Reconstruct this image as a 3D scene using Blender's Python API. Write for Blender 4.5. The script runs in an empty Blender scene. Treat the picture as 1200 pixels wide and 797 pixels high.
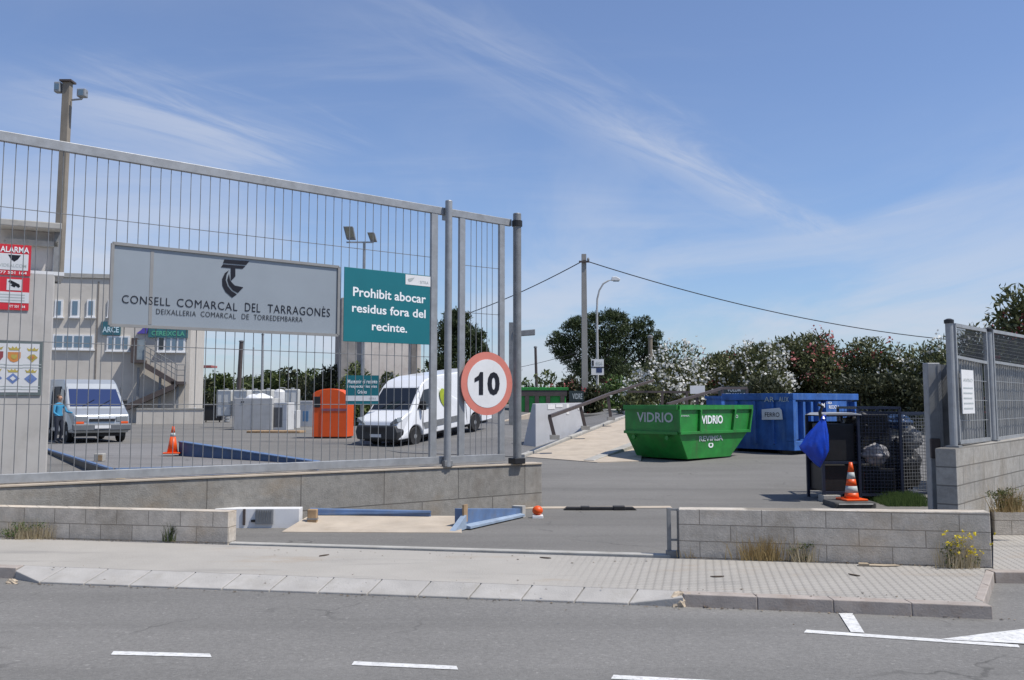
import bpy, bmesh, math, random
import numpy as np
from mathutils import Vector, Matrix
R = math.radians
random.seed(7)
rng = np.random.default_rng(7)
sc = bpy.context.scene
COL = sc.collection

# ------------------------------------------------------------------ camera
F_PX, CAM_H, HOR = 1100.0, 1.6, 470.0
PITCH = R(5.0)
CY = HOR - F_PX * math.tan(PITCH)
cd = bpy.data.cameras.new('camera'); cam = bpy.data.objects.new('camera', cd); COL.objects.link(cam)
cam.location = (0, 0, CAM_H); cam.rotation_euler = (R(90) + PITCH, 0, 0)
cd.sensor_fit = 'HORIZONTAL'; cd.sensor_width = 36; cd.lens = 36 * F_PX / 1200
cd.shift_y = -(398.5 - CY) / 1200
cd.clip_start = 0.1; cd.clip_end = 3000
sc.camera = cam
# ------------------------------------------------------------------ light
SUN_AZ, SUN_EL = R(108), R(60)          # azimuth from +Y towards +X
w = bpy.data.worlds.new('World'); sc.world = w; w.use_nodes = True
nt = w.node_tree; nt.nodes.clear(); N = nt.nodes.new; LK = nt.links.new
o_ = N('ShaderNodeOutputWorld'); bg = N('ShaderNodeBackground'); bg.inputs[1].default_value = 0.105
sky = N('ShaderNodeTexSky'); sky.sky_type = 'NISHITA'; sky.sun_disc = False
sky.sun_elevation = SUN_EL; sky.sun_rotation = SUN_AZ
sky.air_density = 1.0; sky.dust_density = 0.6; sky.ozone_density = 2.2; sky.altitude = 0
tc = N('ShaderNodeTexCoord')
def wmath(op, a, b=None, clamp=False):
    n = N('ShaderNodeMath'); n.operation = op; n.use_clamp = clamp
    for i, x in enumerate((a, b)):
        if x is None: continue
        if isinstance(x, (int, float)): n.inputs[i].default_value = x
        else: LK(x, n.inputs[i])
    return n.outputs[0]
sep = N('ShaderNodeSeparateXYZ'); LK(tc.outputs['Generated'], sep.inputs[0])
den = wmath('MAXIMUM', wmath('ADD', sep.outputs[2], 0.12), 0.05)
cmb = N('ShaderNodeCombineXYZ')
LK(wmath('DIVIDE', sep.outputs[0], den), cmb.inputs[0]); LK(wmath('DIVIDE', sep.outputs[1], den), cmb.inputs[1])
def cloud(rot, scale, nscale, detail, lo, hi, off=(0, 0, 0)):
    mp = N('ShaderNodeMapping'); mp.inputs['Rotation'].default_value = (0, 0, rot); mp.inputs['Scale'].default_value = scale
    mp.inputs['Location'].default_value = off
    LK(cmb.outputs[0], mp.inputs[0])
    nz = N('ShaderNodeTexNoise'); nz.inputs['Scale'].default_value = nscale; nz.inputs['Detail'].default_value = detail
    nz.inputs['Roughness'].default_value = 0.6; nz.inputs['Distortion'].default_value = 0.5
    LK(mp.outputs[0], nz.inputs['Vector'])
    mr = N('ShaderNodeMapRange'); mr.interpolation_type = 'SMOOTHSTEP'
    mr.inputs[1].default_value = lo; mr.inputs[2].default_value = hi; LK(nz.outputs[0], mr.inputs[0])
    return mr.outputs[0]
c1 = cloud(R(38), (0.55, 1.7, 1), 1.1, 7, 0.44, 0.76, (0.4, 1.3, 0))
c2 = cloud(R(10), (1, 1, 1), 0.35, 3, 0.36, 0.64, (2.2, 0.7, 0))
cl = wmath('MULTIPLY', c1, c2)
band = N('ShaderNodeMapRange'); band.interpolation_type = 'SMOOTHSTEP'
band.inputs[1].default_value = 0.34; band.inputs[2].default_value = 0.0; LK(sep.outputs[2], band.inputs[0])
c3 = cloud(0, (1, 0.5, 1), 0.9, 6, 0.36, 0.66, (5, 1, 0))
low = wmath('MULTIPLY', c3, band.outputs[0])
leftb = N('ShaderNodeMapRange'); leftb.interpolation_type = 'SMOOTHSTEP'
leftb.inputs[1].default_value = 0.0; leftb.inputs[2].default_value = -0.55; LK(sep.outputs[0], leftb.inputs[0])
c4 = cloud(R(20), (1, 1.4, 1), 0.8, 6, 0.34, 0.66, (1.1, 4, 0))
lft = wmath('MULTIPLY', wmath('MULTIPLY', c4, leftb.outputs[0]), wmath('MULTIPLY', band.outputs[0], 1.0))
def plane(px, py):
    xr = (px - 600) / F_PX; yr = -(py - CY) / F_PX; v = Vector((xr, math.cos(PITCH) - yr * math.sin(PITCH), math.sin(PITCH) + yr * math.cos(PITCH))).normalized(); k = v.z + .12; return Vector((v.x / k, v.y / k))
spl = N('ShaderNodeSeparateXYZ'); LK(cmb.outputs[0], spl.inputs[0])
def wisp(A, B, width, seed, lo=.38, hi=.72):
    a, b = plane(*A), plane(*B); L = (b - a).length; d = (b - a) / L; n = Vector((-d.y, d.x))
    u = wmath('ADD', wmath('MULTIPLY', spl.outputs[0], d.x), wmath('ADD', wmath('MULTIPLY', spl.outputs[1], d.y), -(a.dot(d))))
    v = wmath('ADD', wmath('MULTIPLY', spl.outputs[0], n.x), wmath('ADD', wmath('MULTIPLY', spl.outputs[1], n.y), -(a.dot(n))))
    cv = N('ShaderNodeCombineXYZ'); LK(wmath('MULTIPLY', u, 1.1), cv.inputs[0]); LK(wmath('MULTIPLY', v, 5), cv.inputs[1]); cv.inputs[2].default_value = seed
    nz = N('ShaderNodeTexNoise'); nz.inputs['Scale'].default_value = 1.6; nz.inputs['Detail'].default_value = 8; nz.inputs['Roughness'].default_value = .62; nz.inputs['Distortion'].default_value = .8; LK(cv.outputs[0], nz.inputs['Vector'])
    wv = wmath('ADD', v, wmath('MULTIPLY', wmath('SUBTRACT', nz.outputs[0], .5), width * 1.6))
    def sm(x, p, q):
        m_ = N('ShaderNodeMapRange'); m_.interpolation_type = 'SMOOTHSTEP'; m_.inputs[1].default_value = p; m_.inputs[2].default_value = q; LK(x, m_.inputs[0]); return m_.outputs[0]
    return wmath('MULTIPLY', wmath('MULTIPLY', sm(wmath('ABSOLUTE', wv), width, 0), sm(nz.outputs[0], lo, hi)), wmath('MULTIPLY', sm(u, -.25 * L, .3 * L), sm(u, 1.25 * L, .85 * L)))
w1 = wisp((470, 20), (930, 268), .22, 3.1, .3, .7); w2 = wisp((1020, 262), (1200, 210), .12, 7.7); w3 = wisp((700, 140), (960, 268), .10, 1.2, .3, .65); w4 = wisp((40, 100), (330, 190), .35, 5.5, .3, .7)
ws = wmath('ADD', wmath('ADD', wmath('MULTIPLY', w1, .28), wmath('MULTIPLY', w2, .14)), wmath('ADD', wmath('MULTIPLY', w3, .34), wmath('MULTIPLY', w4, .45)))
cl = wmath('ADD', wmath('MULTIPLY', cl, 0.3), ws)
veil = wmath('ADD', wmath('MULTIPLY', cl, 1.0), wmath('ADD', wmath('MULTIPLY', low, 0.7), wmath('MULTIPLY', lft, 0.75)))
veil = wmath('MINIMUM', wmath('ADD', veil, 0.10), 0.85)
mx = N('ShaderNodeMix'); mx.data_type = 'RGBA'
tint = N('ShaderNodeMix'); tint.data_type = 'RGBA'; tint.blend_type = 'MULTIPLY'; tint.inputs[0].default_value = 1
LK(sky.outputs[0], tint.inputs[6]); tint.inputs[7].default_value = (0.60, 0.705, 0.89, 1)
LK(veil, mx.inputs[0]); LK(tint.outputs[2], mx.inputs[6]); mx.inputs[7].default_value = (4.0, 4.3, 5.0, 1)
LK(mx.outputs[2], bg.inputs[0]); LK(bg.outputs[0], o_.inputs[0])
sd = bpy.data.lights.new('sun', 'SUN'); sd.energy = 3.3; sd.angle = R(0.53); sd.color = (1, 0.95, 0.88)
so = bpy.data.objects.new('sun', sd); COL.objects.link(so)
sdir = Vector((math.sin(SUN_AZ) * math.cos(SUN_EL), math.cos(SUN_AZ) * math.cos(SUN_EL), math.sin(SUN_EL)))
so.rotation_euler = sdir.to_track_quat('Z', 'Y').to_euler(); so.location = (0, 0, 40)
vs = sc.view_settings; vs.view_transform = 'Standard'; vs.look = 'None'; vs.exposure = 0.55; vs.gamma = 1; vs.use_curve_mapping = False

# ------------------------------------------------------------------ geometry helpers
def ray(px, py):
    xr = (px - 600) / F_PX; yr = -(py - CY) / F_PX
    return Vector((xr, math.cos(PITCH) - yr * math.sin(PITCH), math.sin(PITCH) + yr * math.cos(PITCH)))
CAMP = Vector((0, 0, CAM_H))
def onz(px, py, z=0.0):
    r = ray(px, py); return CAMP + r * ((z - CAM_H) / r.z)
def ond(px, py, d):
    r = ray(px, py); return CAMP + r * (d / r.y)
GP = [(-60, -0.03), (10.5, -0.03), (12, -0.1), (16, -0.25), (33, 0.15), (900, 0.15)]
def gz(d): return float(np.interp(d, [a for a, _ in GP], [b for _, b in GP]))
def onG(px, py):
    lo, hi = 3.0, 400.0
    for _ in range(50):
        m = (lo + hi) / 2
        if ond(px, py, m).z > gz(m): lo = m
        else: hi = m
    return ond(px, py, lo)

class Frame:
    """a local frame standing on the ground; at() meets a sight line with the frame's plane y = yl"""
    def __init__(s, loc, rz=0.0):
        s.loc = Vector(loc); s.rz = rz
        s.m = Matrix.Translation(s.loc) @ Matrix.Rotation(rz, 4, 'Z'); s.i = s.m.inverted()
    def at(s, px, py, yl=0.0):
        o = s.i @ CAMP; d = s.i.to_3x3() @ ray(px, py)
        p = o + d * ((yl - o.y) / d.y); return p.x, p.z
    def l(s, p): return s.i @ Vector(p)

class MB:
    def __init__(s): s.v = []; s.f = []; s.mi = []; s.m = 0
    def add(s, vs, fs):
        k = len(s.v); s.v += [tuple(p) for p in vs]; s.f += [tuple(i + k for i in f) for f in fs]; s.mi += [s.m] * len(fs); return s
    def hexa(s, p):
        return s.add(p, [(0, 3, 2, 1), (4, 5, 6, 7), (0, 1, 5, 4), (1, 2, 6, 5), (2, 3, 7, 6), (3, 0, 4, 7)])
    def box(s, x0, x1, y0, y1, z0, z1):
        return s.hexa([(x0, y0, z0), (x1, y0, z0), (x1, y1, z0), (x0, y1, z0), (x0, y0, z1), (x1, y0, z1), (x1, y1, z1), (x0, y1, z1)])
    def prism(s, pts, a, b, axis='y'):
        f = {'y': lambda p, t: (p[0], t, p[1]), 'x': lambda p, t: (t, p[0], p[1]), 'z': lambda p, t: (p[0], p[1], t)}[axis]
        n = len(pts); va = [f(p, a) for p in pts] + [f(p, b) for p in pts]
        return s.add(va, [tuple(range(n)), tuple(range(2 * n - 1, n - 1, -1))] + [(i, (i + n), (i + 1) % n + n, (i + 1) % n) for i in range(n)])
    def poly(s, pts): return s.add(pts, [tuple(range(len(pts)))])
    def tube(s, pts, r, n=8, caps=True):
        pts = [Vector(p) for p in pts]; rs = r if isinstance(r, (list, tuple)) else [r] * len(pts)
        vv = []; fs = []
        up = None
        for i, p in enumerate(pts):
            t = (pts[min(i + 1, len(pts) - 1)] - pts[max(i - 1, 0)]).normalized()
            if up is None or abs(up.dot(t)) > .95: up = Vector((0, 0, 1)) if abs(t.z) < .9 else Vector((1, 0, 0))
            a = t.cross(up).normalized(); b = a.cross(t)
            for k in range(n):
                q = 2 * math.pi * (k + .5) / n
                vv.append(p + (a * math.cos(q) + b * math.sin(q)) * rs[i])
        for i in range(len(pts) - 1):
            for k in range(n):
                k2 = (k + 1) % n; fs.append((i * n + k, i * n + k2, (i + 1) * n + k2, (i + 1) * n + k))
        if caps: fs += [tuple(range(n - 1, -1, -1)), tuple(range((len(pts) - 1) * n, len(pts) * n))]
        return s.add(vv, fs)
    def bar(s, a, b, wd):  # square bar
        return s.tube([a, b], wd * .7071, 4)
    def lathe(s, prof, c=(0, 0, 0), n=20, axis='z'):
        vv = []; fs = []
        for r, h in prof:
            for k in range(n):
                q = 2 * math.pi * k / n; x, y = r * math.cos(q), r * math.sin(q)
                p = {'z': (x, y, h), 'x': (h, x, y), 'y': (y, h, x)}[axis]
                vv.append((p[0] + c[0], p[1] + c[1], p[2] + c[2]))
        for i in range(len(prof) - 1):
            for k in range(n):
                k2 = (k + 1) % n; fs.append((i * n + k, i * n + k2, (i + 1) * n + k2, (i + 1) * n + k))
        fs += [tuple(range(n - 1, -1, -1)), tuple(range((len(prof) - 1) * n, len(prof) * n))]
        return s.add(vv, fs)
    def build(s, name, mats, parent=None, bevel=0, smooth=False, loc=None, rz=None, seg=2):
        me = bpy.data.meshes.new(name); me.from_pydata(s.v, [], s.f)
        ms = mats if isinstance(mats, (list, tuple)) else [mats]
        for m in ms: me.materials.append(m)
        if len(ms) > 1: me.polygons.foreach_set('material_index', s.mi)
        bm = bmesh.new(); bm.from_mesh(me); bmesh.ops.recalc_face_normals(bm, faces=bm.faces); bm.to_mesh(me); bm.free()
        if smooth: me.polygons.foreach_set('use_smooth', [True] * len(me.polygons))
        me.update()
        o = bpy.data.objects.new(name, me); COL.objects.link(o)
        if parent: o.parent = parent
        if loc is not None: o.location = loc
        if rz is not None: o.rotation_euler = (0, 0, rz)
        if bevel:
            b = o.modifiers.new('bevel', 'BEVEL'); b.width = bevel; b.segments = seg; b.limit_method = 'ANGLE'; b.angle_limit = R(35)
            if smooth: pass
        return o
def tag(o, label, cat, group=None):
    o['label'] = label; o['category'] = cat
    if group: o['group'] = group
    return o
def struct(o, kind='structure'): o['kind'] = kind; return o
def thing(name, label, cat, loc=(0, 0, 0), rz=0.0, group=None):
    o = bpy.data.objects.new(name, None); COL.objects.link(o); o.location = loc; o.rotation_euler = (0, 0, rz)
    o.empty_display_size = .2
    return tag(o, label, cat, group)
def fthing(name, label, cat, fr, group=None): return thing(name, label, cat, fr.loc, fr.rz, group)
def dup(root, loc, rz, label, group=None):
    r = root.copy(); COL.objects.link(r); r.location = loc; r.rotation_euler = (0, 0, rz); r['label'] = label
    if group: r['group'] = group
    for ch in list(root.children):
        c = ch.copy(); COL.objects.link(c); c.parent = r
        for g in ch.children:
            d = g.copy(); COL.objects.link(d); d.parent = c
    return r
def text(body, parent, m, x0, x1, z0, z1, y, bold=0.0, loc=None, rz=0.0, name='lettering', shear=0, space=1.0):
    cu = bpy.data.curves.new('t', 'FONT'); cu.body = body; cu.offset = bold; cu.align_x = 'CENTER'; cu.shear = shear; cu.space_character = space
    cu.resolution_u = 3
    to = bpy.data.objects.new('t', cu); COL.objects.link(to)
    dg = bpy.context.evaluated_depsgraph_get(); dg.update()
    me = bpy.data.meshes.new_from_object(to.evaluated_get(dg))
    bpy.data.objects.remove(to); bpy.data.curves.remove(cu)
    n = len(me.vertices); co = np.empty(n * 3); me.vertices.foreach_get('co', co); co = co.reshape(-1, 3)
    mn, mxx = co.min(0), co.max(0); s = np.maximum(mxx - mn, 1e-6)
    out = np.zeros_like(co)
    out[:, 0] = x0 + (co[:, 0] - mn[0]) / s[0] * (x1 - x0); out[:, 2] = z0 + (co[:, 1] - mn[1]) / s[1] * (z1 - z0); out[:, 1] = y
    me.vertices.foreach_set('co', out.reshape(-1)); me.materials.clear(); me.materials.append(m); me.update(); me.name = name
    o = bpy.data.objects.new(name, me); COL.objects.link(o); o.parent = parent
    if loc is not None: o.location = loc
    o.rotation_euler = (0, 0, rz)
    return o

# ------------------------------------------------------------------ materials
def base_mat(name):
    m = bpy.data.materials.new(name); m.use_nodes = True; t = m.node_tree
    return m, t, t.nodes['Principled BSDF']
def mixc(t, fac, a, b, mode='MIX'):
    n = t.nodes.new('ShaderNodeMix'); n.data_type = 'RGBA'; n.blend_type = mode
    for i, x in ((0, fac), (6, a), (7, b)):
        if isinstance(x, (int, float)): n.inputs[i].default_value = x
        elif isinstance(x, tuple): n.inputs[i].default_value = (*x[:3], 1)
        else: t.links.new(x, n.inputs[i])
    return n.outputs[2]
def noise(t, scale, detail=4, rough=.55, coord='Object', sc3=None, lo=None, hi=None):
    c = t.nodes.new('ShaderNodeTexCoord'); src = c.outputs[coord]
    if coord == 'World':
        pass
    if sc3:
        mp = t.nodes.new('ShaderNodeMapping'); mp.inputs['Scale'].default_value = sc3; t.links.new(src, mp.inputs[0]); src = mp.outputs[0]
    n = t.nodes.new('ShaderNodeTexNoise'); n.inputs['Scale'].default_value = scale; n.inputs['Detail'].default_value = detail; n.inputs['Roughness'].default_value = rough
    t.links.new(src, n.inputs['Vector']); o = n.outputs[0]
    if lo is not None:
        mr = t.nodes.new('ShaderNodeMapRange'); mr.inputs[1].default_value = lo; mr.inputs[2].default_value = hi; t.links.new(o, mr.inputs[0]); o = mr.outputs[0]
    return o
def bump(t, b, h, strength=.3, dist=.01):
    n = t.nodes.new('ShaderNodeBump'); n.inputs['Strength'].default_value = strength; n.inputs['Distance'].default_value = dist
    t.links.new(h, n.inputs['Height']); t.links.new(n.outputs[0], b.inputs['Normal'])
def mul(c, k): return tuple(min(1, x * k) for x in c)
def pm(name, col, rough=.6, metal=0.0, var=.18, scale=3.0, dirt=None, dirt_amt=.35, bmp=0.0, bscale=60, streak=False, spec=.5, coat=0):
    m, t, b = base_mat(name)
    a = noise(t, scale, 5, .6, lo=.3, hi=.7)
    c = mixc(t, a, mul(col, 1 - var), mul(col, 1 + var))
    if dirt:
        d = noise(t, scale * 1.7, 6, .65, lo=.5, hi=.75, sc3=(1, 1, .15) if streak else None)
        mm = t.nodes.new('ShaderNodeMath'); mm.operation = 'MULTIPLY'; mm.inputs[1].default_value = dirt_amt; t.links.new(d, mm.inputs[0])
        c = mixc(t, mm.outputs[0], c, dirt)
    if name in ('green_paint', 'container_blue'):
        rs_ = noise(t, 3.5, 8, .75, lo=.64, hi=.70); rm = t.nodes.new('ShaderNodeMath'); rm.operation = 'MULTIPLY'; rm.inputs[1].default_value = .75; t.links.new(rs_, rm.inputs[0]); c = mixc(t, rm.outputs[0], c, (.11, .06, .03))
        sc_ = noise(t, 5, 4, .7, lo=.66, hi=.69, sc3=(.4, .4, 3)); sm_ = t.nodes.new('ShaderNodeMath'); sm_.operation = 'MULTIPLY'; sm_.inputs[1].default_value = .5; t.links.new(sc_, sm_.inputs[0]); c = mixc(t, sm_.outputs[0], c, mul(col, 2.2))
    t.links.new(c, b.inputs['Base Color'])
    b.inputs['Roughness'].default_value = rough; b.inputs['Metallic'].default_value = metal; b.inputs['Specular IOR Level'].default_value = spec
    if coat: b.inputs['Coat Weight'].default_value = coat; b.inputs['Coat Roughness'].default_value = .08
    if bmp: bump(t, b, noise(t, bscale, 4, .6), bmp, .01)
    return m
def asphalt(name, col, k=1.0):
    m, t, b = base_mat(name)
    fine = noise(t, 36, 6, .85, lo=.33, hi=.67); mid = noise(t, 1.3, 6, .65, lo=.3, hi=.7); big = noise(t, .25, 4, .6, sc3=(.5, 1.5, 1), lo=.35, hi=.65)
    c = mixc(t, fine, mul(col, .38), mul(col, 1.7)); c = mixc(t, .3, c, mixc(t, mid, mul(col, .75), mul(col, 1.22)))
    c = mixc(t, .45, c, mixc(t, big, mul(col, .72), mul(col, 1.2)))
    st = noise(t, 2.2, 7, .7, sc3=(.35, 2.4, 1), lo=.62, hi=.78)
    mm = t.nodes.new('ShaderNodeMath'); mm.operation = 'MULTIPLY'; mm.inputs[1].default_value = .4; t.links.new(st, mm.inputs[0])
    c = mixc(t, mm.outputs[0], c, mul(col, .55))
    vo = t.nodes.new('ShaderNodeTexVoronoi'); vo.feature = 'DISTANCE_TO_EDGE'; vo.inputs['Scale'].default_value = .55
    cc = t.nodes.new('ShaderNodeTexCoord'); nw = t.nodes.new('ShaderNodeTexNoise'); nw.inputs['Scale'].default_value = 2.5; nw.inputs['Detail'].default_value = 6; t.links.new(cc.outputs['Object'], nw.inputs['Vector'])
    va = t.nodes.new('ShaderNodeVectorMath'); va.operation = 'MULTIPLY_ADD'; va.inputs[1].default_value = (.7, .7, 0); t.links.new(nw.outputs['Color'], va.inputs[0]); t.links.new(cc.outputs['Object'], va.inputs[2]); t.links.new(va.outputs[0], vo.inputs['Vector'])
    cr = t.nodes.new('ShaderNodeMapRange'); cr.inputs[1].default_value = .012; cr.inputs[2].default_value = .004; t.links.new(vo.outputs['Distance'], cr.inputs[0])
    ck = t.nodes.new('ShaderNodeMath'); ck.operation = 'MULTIPLY'; t.links.new(cr.outputs[0], ck.inputs[0]); t.links.new(noise(t, .5, 3, .6, lo=.52, hi=.66), ck.inputs[1])
    ck2 = t.nodes.new('ShaderNodeMath'); ck2.operation = 'MULTIPLY'; ck2.inputs[1].default_value = .75; t.links.new(ck.outputs[0], ck2.inputs[0]); c = mixc(t, ck2.outputs[0], c, mul(col, .35))
    grit = noise(t, 22, 2, .5, lo=.66, hi=.72); gk_ = t.nodes.new('ShaderNodeMath'); gk_.operation = 'MULTIPLY'; gk_.inputs[1].default_value = .35; t.links.new(grit, gk_.inputs[0]); c = mixc(t, gk_.outputs[0], c, mul(col, 2.0))
    trk = noise(t, .8, 5, .6, sc3=(.06, 1.6, 1), lo=.5, hi=.72); tk = t.nodes.new('ShaderNodeMath'); tk.operation = 'MULTIPLY'; tk.inputs[1].default_value = .42; t.links.new(trk, tk.inputs[0]); c = mixc(t, tk.outputs[0], c, mul(col, .6))
    t.links.new(c, b.inputs['Base Color']); b.inputs['Roughness'].default_value = .9; b.inputs['Specular IOR Level'].default_value = .25
    bump(t, b, noise(t, 70, 4, .75), .6, .008)
    return m
def blocks(name, col, bw, bh, mortar=.012, offs=(0, 0, 0), dirt=(.16, .12, .07), stain=.5, freq=2):
    """block wall in the object's x-z plane"""
    m, t, b = base_mat(name)
    tcx = t.nodes.new('ShaderNodeTexCoord'); sp = t.nodes.new('ShaderNodeSeparateXYZ'); cb = t.nodes.new('ShaderNodeCombineXYZ')
    t.links.new(tcx.outputs['Object'], sp.inputs[0]); 
    ad = t.nodes.new('ShaderNodeMath'); ad.operation = 'ADD'; t.links.new(sp.outputs[0], ad.inputs[0]); t.links.new(sp.outputs[1], ad.inputs[1])
    t.links.new(ad.outputs[0], cb.inputs[0]); t.links.new(sp.outputs[2], cb.inputs[1])
    mp = t.nodes.new('ShaderNodeMapping'); mp.inputs['Location'].default_value = offs; t.links.new(cb.outputs[0], mp.inputs[0])
    br = t.nodes.new('ShaderNodeTexBrick'); br.inputs['Scale'].default_value = 1; br.inputs['Brick Width'].default_value = bw; br.inputs['Row Height'].default_value = bh
    br.inputs['Mortar Size'].default_value = mortar; br.inputs['Mortar Smooth'].default_value = .2; br.offset_frequency = freq
    br.inputs['Color1'].default_value = (*mul(col, .82), 1); br.inputs['Color2'].default_value = (*mul(col, 1.14), 1); br.inputs['Mortar'].default_value = (*mul(col, .55), 1)
    t.links.new(mp.outputs[0], br.inputs['Vector'])
    c = mixc(t, .5, br.outputs[0], mixc(t, noise(t, 7, 8, .75, lo=.33, hi=.67), mul(col, .55), mul(col, 1.35)), 'MIX')
    c = mixc(t, br.outputs[1], c, mul(col, .5))
    d = noise(t, 1.6, 6, .7, lo=.5, hi=.8, sc3=(1, 1, .5))
    mm = t.nodes.new('ShaderNodeMath'); mm.operation = 'MULTIPLY'; mm.inputs[1].default_value = stain; t.links.new(d, mm.inputs[0])
    c = mixc(t, mm.outputs[0], c, dirt)
    d2 = noise(t, .9, 6, .7, lo=.52, hi=.72, sc3=(1, 1, 1.6)); m2 = t.nodes.new('ShaderNodeMath'); m2.operation = 'MULTIPLY'; m2.inputs[1].default_value = stain * .7; t.links.new(d2, m2.inputs[0])
    c = mixc(t, m2.outputs[0], c, (col[0] * .95, col[1] * .74, col[2] * .5))
    t.links.new(c, b.inputs['Base Color']); b.inputs['Roughness'].default_value = .92; b.inputs['Specular IOR Level'].default_value = .2
    h = t.nodes.new('ShaderNodeMath'); h.operation = 'SUBTRACT'; t.links.new(noise(t, 45, 4, .7), h.inputs[0]); t.links.new(br.outputs[1], h.inputs[1])
    bump(t, b, h.outputs[0], .6, .012)
    return m
def leafmat(name, dark, light, trans=.25):
    m, t, b = base_mat(name)
    g = t.nodes.new('ShaderNodeNewGeometry')
    c = mixc(t, g.outputs['Random Per Island'], dark, light)
    t.links.new(c, b.inputs['Base Color']); b.inputs['Roughness'].default_value = .55; b.inputs['Specular IOR Level'].default_value = .3
    tr = t.nodes.new('ShaderNodeBsdfTranslucent'); t.links.new(c, tr.inputs[0]); ms = t.nodes.new('ShaderNodeMixShader'); ms.inputs[0].default_value = trans
    out = t.nodes['Material Output']; t.links.new(b.outputs[0], ms.inputs[1]); t.links.new(tr.outputs[0], ms.inputs[2]); t.links.new(ms.outputs[0], out.inputs[0])
    return m
def glass(name, col, rough=.05):
    m, t, b = base_mat(name); b.inputs['Base Color'].default_value = (*col, 1); b.inputs['Roughness'].default_value = rough; b.inputs['Specular IOR Level'].default_value = .8
    return m
M = {}
M['road'] = asphalt('road_asphalt', (.186, .181, .170)); M['yard'] = asphalt('yard_asphalt', (.166, .160, .148)); M['track'] = asphalt('ramp_asphalt', (.15, .148, .145))
M['galv'] = pm('galvanised_steel', (.32, .33, .335), .5, .35, .15, 6, (.2, .18, .15), .25)
M['galvd'] = pm('dull_steel', (.22, .225, .225), .55, .3, .2, 5, (.12, .1, .08), .3)
M['white'] = pm('white_paint', (.72, .72, .71), .45, 0, .05, 3, (.4, .36, .3), .15)
M['roadpaint'] = pm('road_paint', (.62, .62, .6), .8, 0, .12, 14, (.2, .2, .2), .75, .3, 90)
M['black'] = pm('black_plastic', (.014, .014, .015), .5, 0, .3, 6)
M['rubber'] = pm('rubber', (.02, .02, .021), .8, 0, .3, 8)
M['conc'] = pm('concrete', (.36, .35, .32), .9, 0, .16, 2.5, (.2, .18, .14), .4, .3)
M['cream'] = pm('cream_concrete', (.42, .36, .285), .9, 0, .13, 2.2, (.3, .24, .17), .4, .3)
M['letter_black'] = pm('black_lettering', (.018, .02, .028), .75, spec=.15)
M['letter_white'] = pm('white_lettering', (.8, .82, .82), .5, var=.03)
M['letter_grey'] = pm('grey_lettering', (.42, .46, .45), .6, var=.12)
M['teal'] = pm('teal_panel', (.006, .145, .17), .4, 0, .05, 2)
M['green'] = pm('green_paint', (.016, .205, .03), .45, 0, .25, 2.4, (.06, .075, .035), .6, streak=True)
M['green2'] = pm('bright_green_paint', (.03, .32, .05), .5, 0, .15, 2)
M['blue'] = pm('container_blue', (.035, .115, .36), .55, 0, .3, 2.5, (.14, .24, .42), .5, streak=True, spec=.25)
M['bluesteel'] = pm('weighbridge_blue', (.095, .16, .29), .55, 0, .22, 3, (.16, .16, .17), .5)
M['orange'] = pm('orange_paint', (.75, .09, .006), .45, 0, .06, 2)
M['brown'] = pm('brown_steel', (.075, .058, .052), .55, 0, .2, 5)
M['wood'] = pm('pallet_wood', (.34, .23, .13), .85, 0, .3, 7)
M['glass'] = glass('dark_glass', (.012, .014, .018)); M['glassreflect'] = glass('blue_reflection_glass', (.025, .04, .11), .1)  # van windscreen: the blue reflection is put into its base colour
M['winglass'] = glass('window_glass', (.13, .2, .26), .15)
M['headlamp'] = glass('headlamp', (.22, .24, .25), .12)
M['silver'] = pm('silver_paint', (.40, .425, .44), .3, .35, .05, 2, coat=.4)
M['vanwhite'] = pm('van_white', (.74, .75, .76), .3, 0, .03, 2, coat=.5)

# ------------------------------------------------------------------ ground, road, pavement
bm = MB(); xs = [-500, -60, -30, -12, 0, 12, 30, 60, 500]; ys = [9.3, 10.5, 12, 14, 16, 20, 25, 29, 33, 45, 70, 120, 300, 900]
vv = [(x, y, gz(y)) for y in ys for x in xs]; nx = len(xs)
bm.add(vv, [(j * nx + i, j * nx + i + 1, (j + 1) * nx + i + 1, (j + 1) * nx + i) for j in range(len(ys) - 1) for i in range(nx - 1)])
struct(bm.build('ground', M['yard']))
struct(MB().poly([(-500, -200, -.1), (500, -200, -.1), (500, 11.5, -.1), (-500, 11.5, -.1)]).build('road', M['road']))
def lerp2(p, q, x):  # point of the plan line p-q at x
    t = (x - p.x) / (q.x - p.x); return Vector((x, p.y + (q.y - p.y) * t, p.z + (q.z - p.z) * t))
K0, K1 = onz(68, 668), onz(1164, 711)          # top edge of the kerb
E0, E1 = onz(20, 683, -.1), onz(1164, 724.5, -.1)  # foot of the kerb on the road
B0, B1 = onz(0, 630.5), onz(1164, 666)           # back edge of the pavement
XL = -45
kL, bL = lerp2(K0, K1, XL), lerp2(B0, B1, XL)
J1, J2, J3, J4 = onz(1164, 711), onz(1164, 671), onz(1164, 666), onz(1164, 627)
kR, bR = J2 + Vector((30, -1.2, 0)), J4 + Vector((30, -1.2, 0))
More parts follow.
